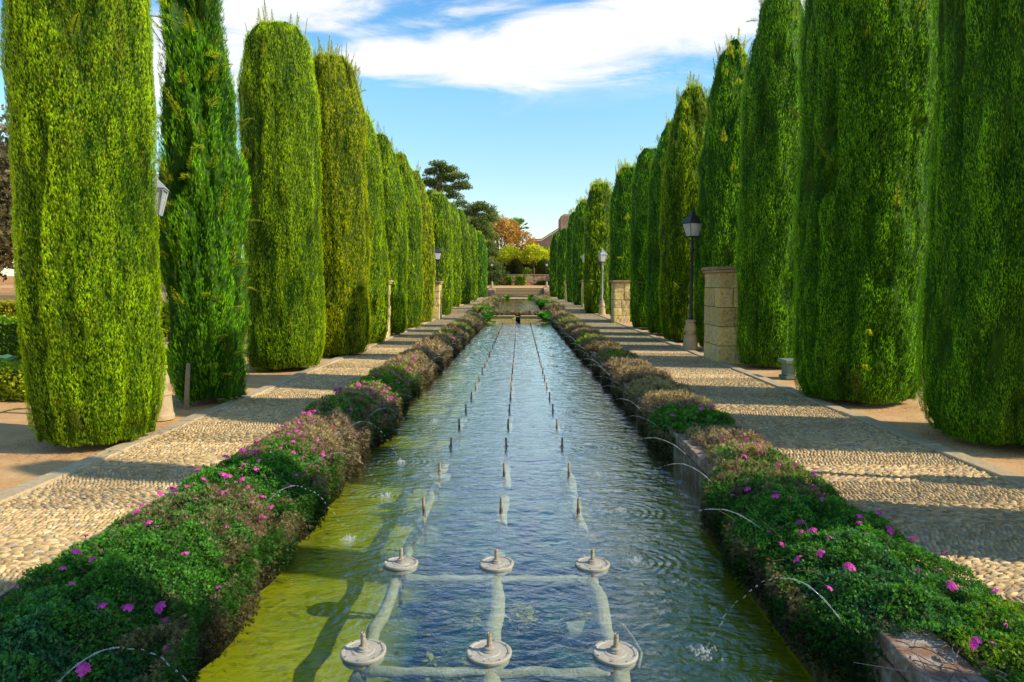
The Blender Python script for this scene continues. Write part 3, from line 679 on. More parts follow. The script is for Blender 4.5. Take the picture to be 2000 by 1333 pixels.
    f1 = fbm(V * [6.5, 6.5, 1.3] + seed, seed + 3, 3); f2 = fbm(V * [24, 24, 9] + seed, seed + 6, 2); f3 = rng.normal(0, 1, len(V)); hv = sstep(.22, .55, fbm(V * [3.4, 3.4, 1.5] + seed * 3.1, seed + 8, 3)) * {'clipped': .05, 'loose': .09, 'shaggy': .14}[style]
    off = A[0] * fbm(V * 1.1 + seed * 7.3, seed, 2) + A[1] * f1 + .024 * f2 + .010 * f3 - hv
    V = V + rdl * off[:, None] * (nl > .1); V[:, 2] += rng.normal(0, res * .3, len(V))
    kk = np.clip(.22 + .25 * f1 + .3 * f2 + .12 * f3, 0, .8)[:, None]; CC = (g_lo * (1 - kk) + g_hi * kk * .6) * .42  # core coloured dark, painting shade into the gaps between sprays
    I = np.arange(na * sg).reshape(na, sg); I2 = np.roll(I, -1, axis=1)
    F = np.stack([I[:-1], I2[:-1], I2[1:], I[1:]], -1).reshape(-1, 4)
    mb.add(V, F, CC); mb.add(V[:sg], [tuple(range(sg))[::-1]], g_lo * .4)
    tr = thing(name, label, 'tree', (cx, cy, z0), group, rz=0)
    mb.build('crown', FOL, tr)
    tb = MB(); tube(tb, [(0, 0, -.02), (.01, 0, .3), (0, .02, zlo + 1.2)], [.11, .085, .07], 10); tb.build('trunk', BARK, tr, smooth=True)
    return tr
GL, GR = 'cypresses in the left row', 'cypresses in the right row'
T = [
 # name label x y z0 H r kwargs
 ('massive clipped yellow green cypress column, nearest of the left row', -4.40, 7.35, 0, 7.0, .60, dict(zmax=4.9, hue=.3, dens=1.15, plumes=9, group=GL)),
 ('narrow shaggy dark green cypress with loose feathery sprays and a propped bare stem', -4.36, 9.89, 0, 7.4, .46, dict(style='shaggy', top='spire', hue=-.2, dens=1.15, plumes=70, zmax=6.0, group=GL, taper=.05)),
 ('broad clipped flat topped cypress, third of the left row, shadow on its foot', -4.54, 13.8, 0, 6.5, .70, dict(top='flat', hue=.3, plumes=6, spikes=16, group=GL)),
 ('bushy cypress with whiskery top, fourth of the left row', -4.26, 16.5, 0, 6.75, .74, dict(style='loose', top='flat', hue=.55, plumes=16, spikes=46, group=GL)),
 ('slimmer whiskery cypress, fifth of the left row, brown dry foot', -4.38, 19.7, 0, 6.55, .70, dict(style='loose', top='spire', hue=.5, plumes=8, spikes=22, group=GL)),
 ('clipped cypress just behind the first left stone pillar', -4.42, 23.1, 0, 6.45, .75, dict(top='round', hue=.2, spikes=10, group=GL)),
 ('clipped bright green cypress, seventh of the left row', -4.42, 26.7, 0, 6.5, .77, dict(top='round', hue=.35, spikes=6, group=GL)),
 ('yellowest clipped cypress, eighth of the left row', -4.46, 30.6, 0, 6.45, .76, dict(top='round', hue=.8, spikes=6, group=GL)),
 ('clipped cypress behind the second left stone pillar', -4.3, 37.6, 0, 6.3, .76, dict(top='flat', hue=.3, spikes=6, group=GL)),
 ('narrow clipped cypress, tenth of the left row', -4.4, 44.2, .2, 6.4, .76, dict(top='flat', hue=.3, group=GL)),
 ('clipped cypress, eleventh of the left row', -4.24, 50.5, .2, 6.7, .8, dict(top='round', hue=.2, group=GL)),
 ('clipped cypress, twelfth of the left row, next to last', -4.34, 60, .2, 6.3, .8, dict(top='flat', hue=.2, group=GL)),
 ('last darker cypress of the left row, beside the staircase', -4.3, 75.5, .2, 6.6, .85, dict(top='flat', hue=-.1, spikes=6, group=GL)),
 ('massive dark clipped cypress, nearest of the right row, cut by the frame', 5.26, 7.52, 0, 7.2, .88, dict(zmax=4.9, hue=-.2, dens=1.05, plumes=4, group=GR)),
 ('broad dark bushy cypress with sunlit right flank, second of the right row', 4.82, 10.2, 0, 7.6, .83, dict(style='loose', zmax=6.0, hue=-.2, dens=1.05, plumes=34, group=GR)),
 ('tall clipped cypress right of the big stone pillar, half in sun', 5.0, 14.3, 0, 7.55, .63, dict(top='round', hue=-.1, plumes=6, spikes=20, group=GR)),
 ('tapering cypress with loose plumes between the near lamp post and big pillar', 5.19, 18.0, 0, 7.65, .80, dict(style='loose', top='spire', hue=-.1, plumes=34, spikes=34, group=GR)),
 ('whiskery topped cypress left of the near lamp post', 4.87, 20.7, 0, 7.25, .80, dict(style='loose', top='round', hue=.05, plumes=18, spikes=42, group=GR)),
 ('clipped dark cypress, sixth of the right row', 4.84, 23.2, 0, 6.85, .75, dict(top='round', hue=-.1, spikes=14, plumes=6, group=GR)),
 ('clipped cypress with a few stray shoots, seventh of the right row', 4.80, 26.3, 0, 6.5, .75, dict(top='flat', hue=-.1, spikes=10, plumes=8, group=GR)),
 ('clipped cypress behind the second right stone pillar', 4.8, 31.9, 0, 6.75, .82, dict(top='flat', hue=-.1, spikes=20, plumes=14, group=GR)),
 ('whiskery topped cypress just beyond the far lamp post', 4.42, 40.0, .0, 7.1, .86, dict(style='loose', top='flat', hue=.055, spikes=34, plumes=8, group=GR)),
 ('clipped cypress, tenth of the right row', 4.35, 48.6, .2, 6.9, .8, dict(top='flat', hue=-.1, spikes=14, group=GR)),
 ('clipped cypress, eleventh of the right row', 4.41, 56, .2, 7.0, .8, dict(top='flat', hue=-.1, spikes=8, group=GR)),
 ('clipped cypress, twelfth of the right row, next to last', 4.2, 66, .2, 6.5, .8, dict(top='flat', hue=-.1, group=GR)),
 ('last shaded cypress of the right row, beside the staircase', 4.15, 78.5, .2, 6.9, .95, dict(top='flat', hue=-.1, group=GR)),
 # right row beyond the frame edge: they throw the shade over the near path and pool
 ('slim clipped cypress beside the photographer, outside the frame on the right', 5.3, 4.3, 0, 6.8, .28, dict(zmax=.5, dens=.35, hue=-.2, group=GR)),
 ('dark clipped cypress right behind the photographer', 5.2, 1.35, 0, 7.0, .80, dict(zmax=.5, dens=.35, hue=-.2, group=GR)),
]
lab_near = None
for i, (lb, x, y, z0, H, r, kw) in enumerate(T):
    cypress('cypress_tree', lb, x, y, z0, H, r, i + 1, **kw)
# bare stake leaning at the foot of the shaggy cypress
mb = MB(); tube(mb, [(0, 0, -.05), (.01, 0, .2), (.03, .03, .6)], [.035, .033, .03], 8)
tag(mb.build('wooden_stake', STUMP, loc=(-4.42, 9.36, 0), smooth=True), 'bare wooden stake at the foot of the shaggy cypress on the left', 'stake')

# ------------------------------------------------------------------ planted beds
PAL = {
 'green': ((.025, .11, .02), (.19, .55, .05)),
 'bright': ((.06, .17, .012), (.42, .66, .04)),
 'blue': ((.025, .11, .045), (.16, .45, .14)),
 'dry': ((.12, .08, .04), (.62, .44, .23)),
 'straw': ((.24, .17, .06), (.90, .72, .32)),
 'mauve': ((.16, .10, .055), (.68, .48, .30)),
}
def floret_head(nf, rad):
    mb = MB()
    P = []; 
    for k in range(nf):
        a = k * 2.4; rr = rad * math.sqrt((k + .5) / nf); z = math.sqrt(max(rad * rad * 1.3 - rr * rr, 0)) * .6
        ctr = np.array([rr * math.cos(a), rr * math.sin(a), z]); nn = ctr + np.array([0, 0, rad * .5]); nn = nn / np.linalg.norm(nn)
        t1 = np.cross(nn, [0, 0, 1.]) + 1e-4; t1 /= np.linalg.norm(t1); t2 = np.cross(nn, t1)
        pk = random.uniform(.75, 1.2); a0 = random.uniform(0, 2)
        D = np.array([t1 * math.cos(a0 + j * 2 * PI / 5) + t2 * math.sin(a0 + j * 2 * PI / 5) + nn * .25 for j in range(5)]); D = norm(D)
        S = norm(np.cross(np.tile(nn, (5, 1)), D)); q = rad * random.uniform(.40, .52)
        diamonds(mb, np.tile(ctr, (5, 1)), D, S, q, q * .85, np.tile(np.array([(.85, .03, .42)]) * pk, (5, 1)), np.tile(np.array([(1.0, .14, .66)]) * pk, (5, 1)))
        mb.add([ctr + nn * .001 + v for v in (t1 * .0012, t2 * .0012, -t1 * .0012, -t2 * .0012)], [(0, 1, 2, 3)], (.9, .75, .8))
    tube(mb, [(0, 0, -.05), (.002, 0, -.02), (0, 0, rad * .3)], .0014, 4, (.05, .12, .03))
    return mb
heads = [floret_head(14, .019), floret_head(9, .015), floret_head(5, .011)]
head_me = []
for h in heads:
    o = h.build('flower_head', PETAL); head_me.append(o.data); bpy.data.objects.remove(o)
def mound(label, cx, cy, rx, ry, h, kinds, z0=0, nfl=0, inner=1, edge=None, group=None, cat='shrub', nm='verbena_plant', dn=1.0, drop=.16):
    ry = ry * 1.25; h = h * (.60 if edge is not None else 1)
    dist = math.hypot(cx, cy)
    s = max(.020, dist * .0040)
    area = PI * rx * ry * 1.5
    n = int(area / (s * s) * 4.6 * dn)
    rho = np.sqrt(rng.random(n)); th = rng.uniform(0, 2 * PI, n)
    sq = 1 + .10 * np.cos(2 * th) ** 2 * 0
    lump = fbm(np.c_[np.cos(th) * 1.6 + cx * 3, np.sin(th) * 1.6 + cy * 3, np.zeros(n)], 5, 2)
    X = rho * rx * np.cos(th) * (1 + .16 * lump); Y = rho * ry * np.sin(th) * (1 + .2 * lump)
    cl = fbm(np.c_[(X + cx) * 7, (Y + cy) * 7, np.zeros(n)], 21, 3); cl2 = fbm(np.c_[(X + cx) * 22, (Y + cy) * 22, np.zeros(n)], 25, 2)
    def surf(X, Y):
        rh = np.clip(np.hypot(X / (rx * 1.1), Y / (ry * 1.1)), 0, 1)
        z = h * np.sqrt(np.clip(1 - rh ** 2.3, 0, 1))
        if edge is not None:
            over = (X + cx - edge) * inner; z = z - drop * sstep(-.12, .28, over)
        return z
    depth = rng.random(n) ** 1.5
    Z = surf(X, Y) * (1 + .35 * cl) + .032 * cl + .022 * cl2 - depth * s * 1.6
    e = .01; gx = (surf(X + e, Y) - surf(X - e, Y)) / (2 * e); gy = (surf(X, Y + e) - surf(X, Y - e)) / (2 * e)
    Nn = norm(np.c_[-np.clip(gx, -3, 3), -np.clip(gy, -3, 3), np.ones(n)])
    P = np.c_[X, Y, Z]
    ksel = fbm(np.c_[(X + cx) * 6.5, (Y + cy) * 6.5, np.zeros(n)], 33, 3) * 1.1 + rng.normal(0, .3, n) - .25 * (rho > .8)
    mb = MB()
    if len(kinds) == 1: masks = [np.ones(n, bool)]
    else: masks = [ksel < .05, ksel >= .05]
    for kd, mk in zip(kinds, masks):
        a, b = [np.array(v) for v in PAL[kd]]; q = int(mk.sum())
        if not q: continue
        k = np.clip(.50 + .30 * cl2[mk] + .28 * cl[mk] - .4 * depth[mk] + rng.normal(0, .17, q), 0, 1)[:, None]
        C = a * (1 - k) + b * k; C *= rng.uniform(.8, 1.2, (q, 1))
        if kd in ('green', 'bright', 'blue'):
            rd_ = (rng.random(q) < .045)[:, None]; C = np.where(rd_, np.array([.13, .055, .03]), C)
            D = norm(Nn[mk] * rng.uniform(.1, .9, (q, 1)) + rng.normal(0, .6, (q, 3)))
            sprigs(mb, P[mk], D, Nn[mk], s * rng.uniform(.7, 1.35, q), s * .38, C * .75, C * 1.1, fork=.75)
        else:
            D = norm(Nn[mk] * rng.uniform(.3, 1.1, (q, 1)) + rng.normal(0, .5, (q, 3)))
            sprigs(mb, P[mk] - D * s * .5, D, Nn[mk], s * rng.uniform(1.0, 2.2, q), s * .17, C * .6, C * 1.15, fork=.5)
    if edge is not None:          # stems trailing down over the coping
        q = int(n * .34); a = rng.uniform(-1.25, 1.25, q) + (0 if inner > 0 else PI); rr2 = rng.uniform(.88, 1.06, q)
        X2 = rx * rr2 * np.cos(a); Y2 = ry * rr2 * np.sin(a); Z2 = rng.uniform(-.26, .05, q) ; N2 = norm(np.c_[np.cos(a) / rx, np.sin(a) / ry, np.zeros(q)])
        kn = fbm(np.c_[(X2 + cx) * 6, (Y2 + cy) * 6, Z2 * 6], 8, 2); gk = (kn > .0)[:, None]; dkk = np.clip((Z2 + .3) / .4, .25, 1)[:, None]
        C2 = np.where(gk, np.array(PAL[kinds[0]][1]) * .6, np.array(PAL['straw'][1]) * .6) * rng.uniform(.3, 1.1, (q, 1)) * dkk  # stems darken downward, painted shade below the overhang
        D2 = norm(N2 * .7 + rng.normal(0, .55, (q, 3)) - [0, 0, .35]); sprigs(mb, np.c_[X2, Y2, Z2 - .03], D2, N2, s * rng.uniform(.9, 2.2, q), s * .28, C2 * .7, C2, fork=.6, roll=1)
    # dark body under the leaves
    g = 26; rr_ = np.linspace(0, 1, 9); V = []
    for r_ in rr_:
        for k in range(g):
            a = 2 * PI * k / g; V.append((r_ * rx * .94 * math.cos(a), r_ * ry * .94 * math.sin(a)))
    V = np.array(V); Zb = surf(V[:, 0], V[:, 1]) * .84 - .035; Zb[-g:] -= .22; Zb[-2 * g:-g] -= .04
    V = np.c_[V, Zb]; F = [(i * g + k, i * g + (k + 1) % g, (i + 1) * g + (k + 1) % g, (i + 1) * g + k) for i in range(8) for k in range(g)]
    CB = np.tile(np.array(PAL[kinds[0]][0]) * .6, (len(V), 1)); CB[-2 * g:] = (.02, .018, .01); mb.add(V, F, CB)  # hem near black: shade painted on under the overhang
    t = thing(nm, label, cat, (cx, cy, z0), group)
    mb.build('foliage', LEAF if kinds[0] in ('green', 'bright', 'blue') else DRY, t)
    # runners and seed stalks poking out
    sb = MB(); ns = int(46 * min(1, 5 / dist) * dn) + 6
    for _ in range(ns):
        a = random.uniform(0, 2 * PI); q = random.uniform(.3, 1.02); x, y = q * rx * math.cos(a), q * ry * math.sin(a)
        z = float(surf(np.array([x]), np.array([y]))[0]); d = np.array([math.cos(a) * .6, math.sin(a) * .6, random.uniform(.2, 1.2)]); d /= np.linalg.norm(d)
        ln = random.uniform(.05, .13) * (1.6 if edge is not None and (x * inner) > .25 * rx else 1)
        tt = np.linspace(0, 1, 5)[:, None]; cv = rng.normal(0, .25, 3)
        Q = np.array([x, y, z - .02]) + d * tt * ln + cv * tt ** 2 * ln * .6 - np.array([0, 0, .3]) * tt ** 2 * ln
        c = random.choice([(.16, .09, .05), (.30, .21, .11), (.10, .10, .04), (.24, .15, .12)])
        tube(sb, Q, np.linspace(.0018, .0008, 5) * max(1, dist / 6), 4, c)
    sb.build('stems', DRY, t)
    for _ in range(int(nfl * 2.3)):
        a = random.uniform(0, 2 * PI); q = math.sqrt(random.random()) * .95; x, y = q * rx * math.cos(a), q * ry * math.sin(a)
        z = float(surf(np.array([x]), np.array([y]))[0])
        hm = random.choices(head_me, (.4, .3, .3))[0]
        f = bpy.data.objects.new('flower_head', hm); col.objects.link(f); f.parent = t; f.location = (x, y, z * 1.08 + .045)
        f.rotation_euler = (random.gauss(.1, .35), random.gauss(0, .35), random.uniform(0, 6)); sc_ = random.uniform(.85, 1.55) * (1 if dist < 7 else min(1.6, dist / 7)); f.scale = (sc_,) * 3
    return t
DSC = {('green',): 'dense dark green verbena mat', ('green', 'blue'): 'grey green and dark green verbena mat', ('green', 'dry'): 'green verbena mat with brown dry patches', ('bright', 'green'): 'light yellow green leafy mat', ('bright', 'straw'): 'yellow green mat gone straw coloured', ('dry',): 'brown dried mound',
       ('straw',): 'straw coloured dried mound', ('mauve',): 'mauve brown dried mound', ('mauve', 'straw'): 'mauve and straw coloured dried mound', ('straw', 'green'): 'straw coloured mound with green shoots', ('green', 'straw'): 'dark green mound with straw coloured edges', ('dry', 'bright'): 'brown mound with yellow green shoots', ('green', 'bright'): 'green leafy mound with yellow tips', ('dry', 'straw'): 'brown and straw coloured dried mound', ('straw', 'mauve'): 'straw coloured mound with mauve stems', ('green', 'mauve'): 'green mat with mauve dead stems'}
LB = [ # cy, ry, kinds, flowers, cx, rx, h
 (2.05, .62, ('blue', 'green'), 3, -2.13, .60, .22), (2.95, .62, ('green', 'blue'), 4, -2.12, .58, .26), (3.85, .62, ('green',), 6, -2.12, .55, .28), (4.75, .62, ('green', 'mauve'), 8, -2.14, .52, .29),
 (5.65, .62, ('green',), 15, -2.14, .50, .29), (6.45, .52, ('green', 'mauve'), 12, -2.16, .48, .26), (7.2, .52, ('straw', 'mauve'), 6, -2.18, .46, .22), (8.05, .55, ('mauve', 'straw'), 4, -2.2, .44, .22),
 (8.95, .60, ('green', 'mauve'), 4, -2.15, .50, .32), (9.95, .66, ('mauve', 'straw'), 6, -2.2, .45, .25), (11.1, .72, ('green', 'bright'), 5, -2.22, .42, .27), (12.4, .8, ('bright', 'straw'), 2, -2.22, .42, .26),
 (13.9, .9, ('mauve', 'straw'), 2, -2.2, .42, .28), (15.6, .95, ('dry', 'straw'), 1, -2.2, .42, .27)]
RB = [(2.15, .52, ('bright', 'green'), 5, 2.28, .36, .16), (3.0, .55, ('bright', 'green'), 6, 2.28, .36, .17), (3.85, .58, ('green', 'blue'), 6, 1.96, .50, .24), (4.65, .58, ('green',), 6, 1.93, .50, .25), (5.5, .60, ('green', 'mauve'), 4, 1.97, .47, .24),
      (6.4, .6, ('straw', 'green'), 3, 2.10, .37, .22), (7.3, .6, ('mauve', 'straw'), 2, 2.12, .37, .22), (8.3, .66, ('green',), 3, 2.03, .46, .26), (9.4, .68, ('straw', 'mauve'), 0, 2.08, .44, .25),
      (10.6, .75, ('straw',), 0, 2.08, .44, .28), (12.0, .85, ('dry', 'straw'), 0, 2.08, .44, .30), (13.6, .9, ('mauve', 'straw'), 0, 2.08, .43, .28), (15.4, 1.0, ('dry', 'bright'), 0, 2.08, .43, .27)]
cyc = [('mauve', 'straw'), ('dry', 'straw'), ('straw', 'green'), ('dry',), ('bright', 'straw')]
y = 17.6; k = 0
while y < 35:
    LB.append((y, 1.25, cyc[k % 5], 1 if k < 2 else 0, -2.22, .42, .26 + .05 * (k % 2))); RB.append((y + .2, 1.25, cyc[(k + 3) % 5], 0, 2.06, .42, .28 + .04 * ((k + 1) % 2))); y += 2.15; k += 1
y = 41.5
while y < 72:
    LB.append((y, 2.1, cyc[k % 5], 0, -2.2, .46, .28)); RB.append((y, 2.1, cyc[(k + 2) % 5], 0, 2.05, .46, .28)); y += 3.9; k += 1
for side, B, inn, ed in (('left', LB, 1, -2.0), ('right', RB, -1, 1.7)):
    for i, (cy, ry, kd, nf, cx, rx, h) in enumerate(B):
        mz = 0 if cy < 40 else .2
        desc = DSC.get(kd) or DSC.get(kd[::-1]) or ' and '.join(kd) + ' coloured mound'
        fl = ' with many pink flowers' if nf > 3 else (' with few pink flowers' if nf else '')
        mound('%s%s, %s in the %s bed' % (desc, fl, 'nearest' if i == 0 else ('farthest' if i == len(B) - 1 else ORD[i] if i < 30 else ''), side), cx, cy, rx, ry, h, kd, mz, nf, inn, ed, 'plants filling the %s pool bed' % side,
              nm='verbena_plant' if kd[0] in ('green', 'bright', 'blue') else 'dried_shrub', drop=.2 if side == 'left' else .1)
for i, x in enumerate((-1.6, -.75, .1, .95, 1.65)):
    mound('brown dried shrub on the wall between the pools, %s from the left' % ORD[i], x, 37.1, .52, .36, .20, ('dry', 'mauve'), .02, 0, 1, None, 'dried shrubs on the wall between the pools', nm='dried_shrub')

# rosettes of broad glossy leaves at the pool corners
def arum(label, x, y, z, s, seed, base=(.12, .48, .04)):
    rd = np.random.default_rng(seed); mb = MB()
    for k in range(46):
        a = rd.uniform(0, 2 * PI); el = rd.uniform(.25, 1.35); ln = s * rd.uniform(.55, 1.0); d = np.array([math.cos(a) * math.cos(el), math.sin(a) * math.cos(el), math.sin(el)])
        sd = np.cross(d, [0, 0, 1.]); sd /= np.linalg.norm(sd); c = np.array(base) * .62 * rd.uniform(.5, 1.6)
        pts = []; W = (.03, .16, .24, .17, .0)
        for j, wv in enumerate(W):
            t = .35 + .65 * j / 4; q = d * ln * t - np.array([0, 0, ln * .35 * t * t]); pts += [q - sd * wv * ln, q + sd * wv * ln - d * 0 + np.array([0, 0, .0])]
        F = [(2 * j, 2 * j + 1, 2 * j + 3, 2 * j + 2) for j in range(4)]
        mb.add(pts, F, c); tube(mb, [(0, 0, 0), tuple(d * ln * .36 - np.array([0, 0, ln * .05]))], .008 * s / .5, 4, (.08, .2, .04))
    return tag(mb.build('broadleaf_plant', LEAF, loc=(x, y, z)), label, 'plant', 'broad leaved plants at the pool corners')
arum('bushy broad leaved green plant at the far left corner of the long pool', -1.62, 35.2, -.22, .95, 1)
arum('bushy broad leaved green plant at the far right corner of the long pool', 1.25, 35.2, -.22, .95, 2)
arum('broad leaved plant at the near left corner of the upper pool', -1.75, 39.0, .1, .7, 3)
arum('wide broad leaved plant on the right edge of the upper pool', 1.35, 45.0, .1, 1.1, 4)
arum('small broad leaved plant at the far left end of the upper pool', -1.3, 71, .1, .8, 5)
arum('small broad leaved plant at the far right end of the upper pool', 1.0, 71, .1, .9, 6)
# dead grey twigs lying over the near right coping
mb = MB()
for _ in range(60):
    p = np.array([random.uniform(1.66, 2.15), random.uniform(2.2, 3.1), random.uniform(.03, .07)]); a = random.uniform(0, 2 * PI); d = np.array([math.cos(a), math.sin(a), random.uniform(-.1, .5)])
    tt = np.linspace(0, 1, 7)[:, None]; ln = random.uniform(.08, .24); cv = rng.normal(0, .8, 3) * [1, 1, .2]
    Q = p + d * tt * ln + cv * tt ** 2 * ln * .6 - np.array([0, 0, 1.]) * tt ** 2 * ln * .45; Q[:, 2] = np.maximum(Q[:, 2], np.where(Q[:, 0] > 1.69, .035, -.2))
    tube(mb, Q, np.linspace(.0028, .001, 7), 5, random.choice([(.34, .27, .24), (.24, .17, .15), (.42, .34, .28), (.15, .10, .08)]))
tag(mb.build('dry_twigs', DRY), 'tangle of dead grey twigs on the bare brick coping near right', 'twigs')

# ------------------------------------------------------------------ lamp posts
def lamp(label, x, y, z, s=1.0, pole=IRON, rz=.5, ped=True):
    t = thing('lamp_post', label, 'lamp post', (x, y, z), 'lamp posts along the cypress rows', rz); t.scale = (s,) * 3
    mb = MB()
    lathe(mb, [(.20, 0), (.20, .06), (.185, .08), (.165, .33), (.175, .345), (.175, .37), (.12, .39), (.125, .43), (.15, .50), (.145, .57), (.115, .66), (.10, .69), (.13, .705), (.13, .74), (.07, .76)], 8 if False else 20); mb.build('pedestal', CREAM, t, smooth=False, bevel=.004)
    mb = MB(); lathe(mb, [(.062, .75), (.062, .80), (.045, .83), (.042, 1.5), (.036, 2.45), (.05, 2.47), (.05, 2.50), (.034, 2.52), (.032, 2.66), (.055, 2.70), (.03, 2.74), (.03, 2.80)], 16); mb.build('pole', pole, t, smooth=True)
    lt = MB(); q = PI / 4
    lathe(lt, [(.09, 2.79), (.16, 2.80), (.165, 2.82), (.15, 2.825)], 4, rot=q)
    for k in range(4):
        a = q + k * PI / 2; tube(lt, [(.158 * math.cos(a), .158 * math.sin(a), 2.81), (.262 * math.cos(a), .262 * math.sin(a), 3.14)], .011, 4)
    lathe(lt, [(.262, 3.125), (.275, 3.13), (.275, 3.15), (.26, 3.155)], 4, rot=q)
    lb = lt.build('lantern', pole, t)
    for k in range(4):
        a0, a1 = q + k * PI / 2, q + (k + 1) * PI / 2; r0, r1 = .15, .25; z0_, z1_ = 2.825, 3.13
        g = MB(); g.add([(r0 * math.cos(a0), r0 * math.sin(a0), z0_), (r0 * math.cos(a1), r0 * math.sin(a1), z0_), (r1 * math.cos(a1), r1 * math.sin(a1), z1_), (r1 * math.cos(a0), r1 * math.sin(a0), z1_)], [(0, 1, 2, 3)]); g.build('glass_pane', GLASS, lb)
    mb = MB(); lathe(mb, [(.29, 3.152), (.285, 3.165), (.20, 3.24), (.14, 3.29)], 4, rot=q); lathe(mb, [(.125, 3.285), (.125, 3.33), (.14, 3.335), (.14, 3.35), (.08, 3.37), (.05, 3.40)], 4, rot=q); mb.build('lantern_roof', pole, lb)
    mb = MB(); lathe(mb, [(.02, 3.39), (.035, 3.41), (.035, 3.43), (.015, 3.44), (.02, 3.46), (.002, 3.52)], 10); mb.build('finial', pole, lb, smooth=True)
    mb = MB(); lathe(mb, [(.02, 2.83), (.03, 2.86), (.045, 2.93), (.03, 3.0), (.005, 3.02)], 10); mb.build('bulb', GLASS, lb, smooth=True)
    return t
lamp('black lamp post on a worn stone pedestal beside the big right stone pillar', 4.25, 18.0 - 1.3, 0, 1.0, rz=.35) if False else lamp('black lamp post on a worn stone pedestal beside the big right stone pillar', 4.27, 17.95, 0, 1.0, rz=.35)
lamp('grey lamp post standing free left of the second right stone pillar', 4.30, 37.6, 0, 1.0, GPOLE, rz=.25)
lamp('lamp post half hidden behind the nearest left cypress, cream carved pedestal', -4.41, 8.62, 0, .88, GPOLE, rz=.3)
lamp('small lamp post peeping out between the eighth and ninth left cypresses', -4.0, 34.8, 0, 1.0, rz=.4)
lamp('lamp post behind the third right stone pillar', 4.12, 45.8, .2, 1.0, GPOLE, rz=.2)
lamp('lamp post with only its lantern showing between the far right cypresses', 4.0, 52.5, .2, 1.0, GPOLE, rz=.7)
lamp('lamp post on the left wall of the far staircase', -3.25, 83.6, 1.25, .86, rz=.2)
lamp('lamp post on the right wall of the far staircase', 3.1, 83.6, 1.25, .86, rz=.2)

# ------------------------------------------------------------------ stone pillars
def pillar(label, x0, x1, y0, y1, z0, H):
    t = thing('stone_pillar', label, 'stone pillar', ((x0 + x1) / 2, (y0 + y1) / 2, z0), 'stone pillars between the cypresses')
    wx, wy = (x1 - x0) / 2, (y1 - y0) / 2; mb = MB(); z = -.02; nc = 5; hh = (H - .12) / nc; k = 0
    while z < H - .13:
        h = min(hh * random.uniform(.92, 1.08), H - .12 - z)
        if H - .12 - z - h < .1: h = H - .12 - z
        cut = (random.uniform(-.35, .35)) * wy; cutx = random.uniform(-.3, .3) * wx
        for (ax, bx_, ay, by) in ((-wx, cutx, -wy, cut), (cutx, wx, -wy, cut), (-wx, cutx, cut, wy), (cutx, wx, cut, wy)):
            g = random.uniform(.78, 1.12); j = random.uniform(-.012, .012)
            n_ = 7; xs = np.linspace(ax - (j if ax == -wx else 0), bx_ + (j if bx_ == wx else 0), n_); ys_ = np.linspace(ay - (j if ay == -wy else 0), by + (j if by == wy else 0), n_); zs_ = np.linspace(z + .004, z + h - .004, n_)
            for axis, val, A1, A2 in ((0, xs[0], ys_, zs_), (0, xs[-1], ys_, zs_), (1, ys_[0], xs, zs_), (1, ys_[-1], xs, zs_), (2, zs_[-1], xs, ys_), (2, zs_[0], xs, ys_)):
                G1, G2 = np.meshgrid(A1, A2, indexing='ij'); V = np.empty((n_ * n_, 3)); o_ = [0, 1, 2]; o_.remove(axis)
                V[:, axis] = val; V[:, o_[0]] = G1.ravel(); V[:, o_[1]] = G2.ravel()
                d = .016 * fbm(V * 9 + x0, 3, 3)[:, None] - .010; c3 = V.copy(); c3[:, 2] = 0
                ctr = np.array([(xs[0] + xs[-1]) / 2, (ys_[0] + ys_[-1]) / 2, z + h / 2]); half = np.array([(xs[-1] - xs[0]) / 2, (ys_[-1] - ys_[0]) / 2, h / 2])
                rel = np.abs((V - ctr) / half); ed = (np.sort(rel, axis=1)[:, 1:2] > .97) * -.007
                V = V + norm(V - ctr) * (d + ed) * np.array([1, 1, .3])
                I = np.arange(n_ * n_).reshape(n_, n_); mb.add(V, np.stack([I[:-1, :-1], I[1:, :-1], I[1:, 1:], I[:-1, 1:]], -1).reshape(-1, 4), (g, g * random.uniform(.93, 1), g * random.uniform(.85, 1)))
        z += h; k += 1
    mb.build('shaft', STONE, t, smooth=False)
    mb = MB()
    for lay, (ov, za, zb) in enumerate(((.05, H - .12, H - .065), (.075, H - .062, H - .0))):
        for (a0, a1, b0, b1, ax) in ((-wx - ov, wx + ov, -wy - ov, wy + ov, 1),):
            yv = b0
            while yv < b1 - .02:
                e = min(yv + random.uniform(.22, .3), b1); g = random.uniform(.7, 1.15)
                mid = random.uniform(-.2, .2) * wx; j = random.uniform(-.006, .006)
                box(mb, a0 + j, mid - .003, yv + .003, e - .003, za, zb + j * .5, (g, g * .95, g * .9)); g = random.uniform(.7, 1.15); box(mb, mid + .003, a1 + j, yv + .003, e - .003, za, zb - j * .5, (g, g * .95, g * .9)); yv = e
    mb.build('cap', CAP, t, bevel=.006)
    return t
pillar('big weathered yellow sandstone pillar with brick cap, nearest on the right', 4.10, 4.72, 14.78, 16.0, 0, 2.0)
pillar('yellow sandstone pillar beside the photographer, outside the frame', 4.35, 5.0, 3.85, 4.85, 0, 2.0)
lamp('lamp post beside the photographer, outside the frame', 4.5, 5.75, 0, 1.0)
pillar('yellow sandstone pillar second on the right, beyond the free standing lamp', 3.95, 4.62, 30.1, 31.2, 0, 1.79)
pillar('small yellow stone pillar third on the right, lamp behind it', 3.84, 4.45, 44.0, 45.2, .2, 1.68)
pillar('thin far stone pillar fourth on the right', 3.74, 4.4, 58.8, 60, .2, 1.68)
pillar('pale stone pillar first on the left, wedged between cypresses', -4.6, -4.0, 21.35, 22.2, 0, 1.76)
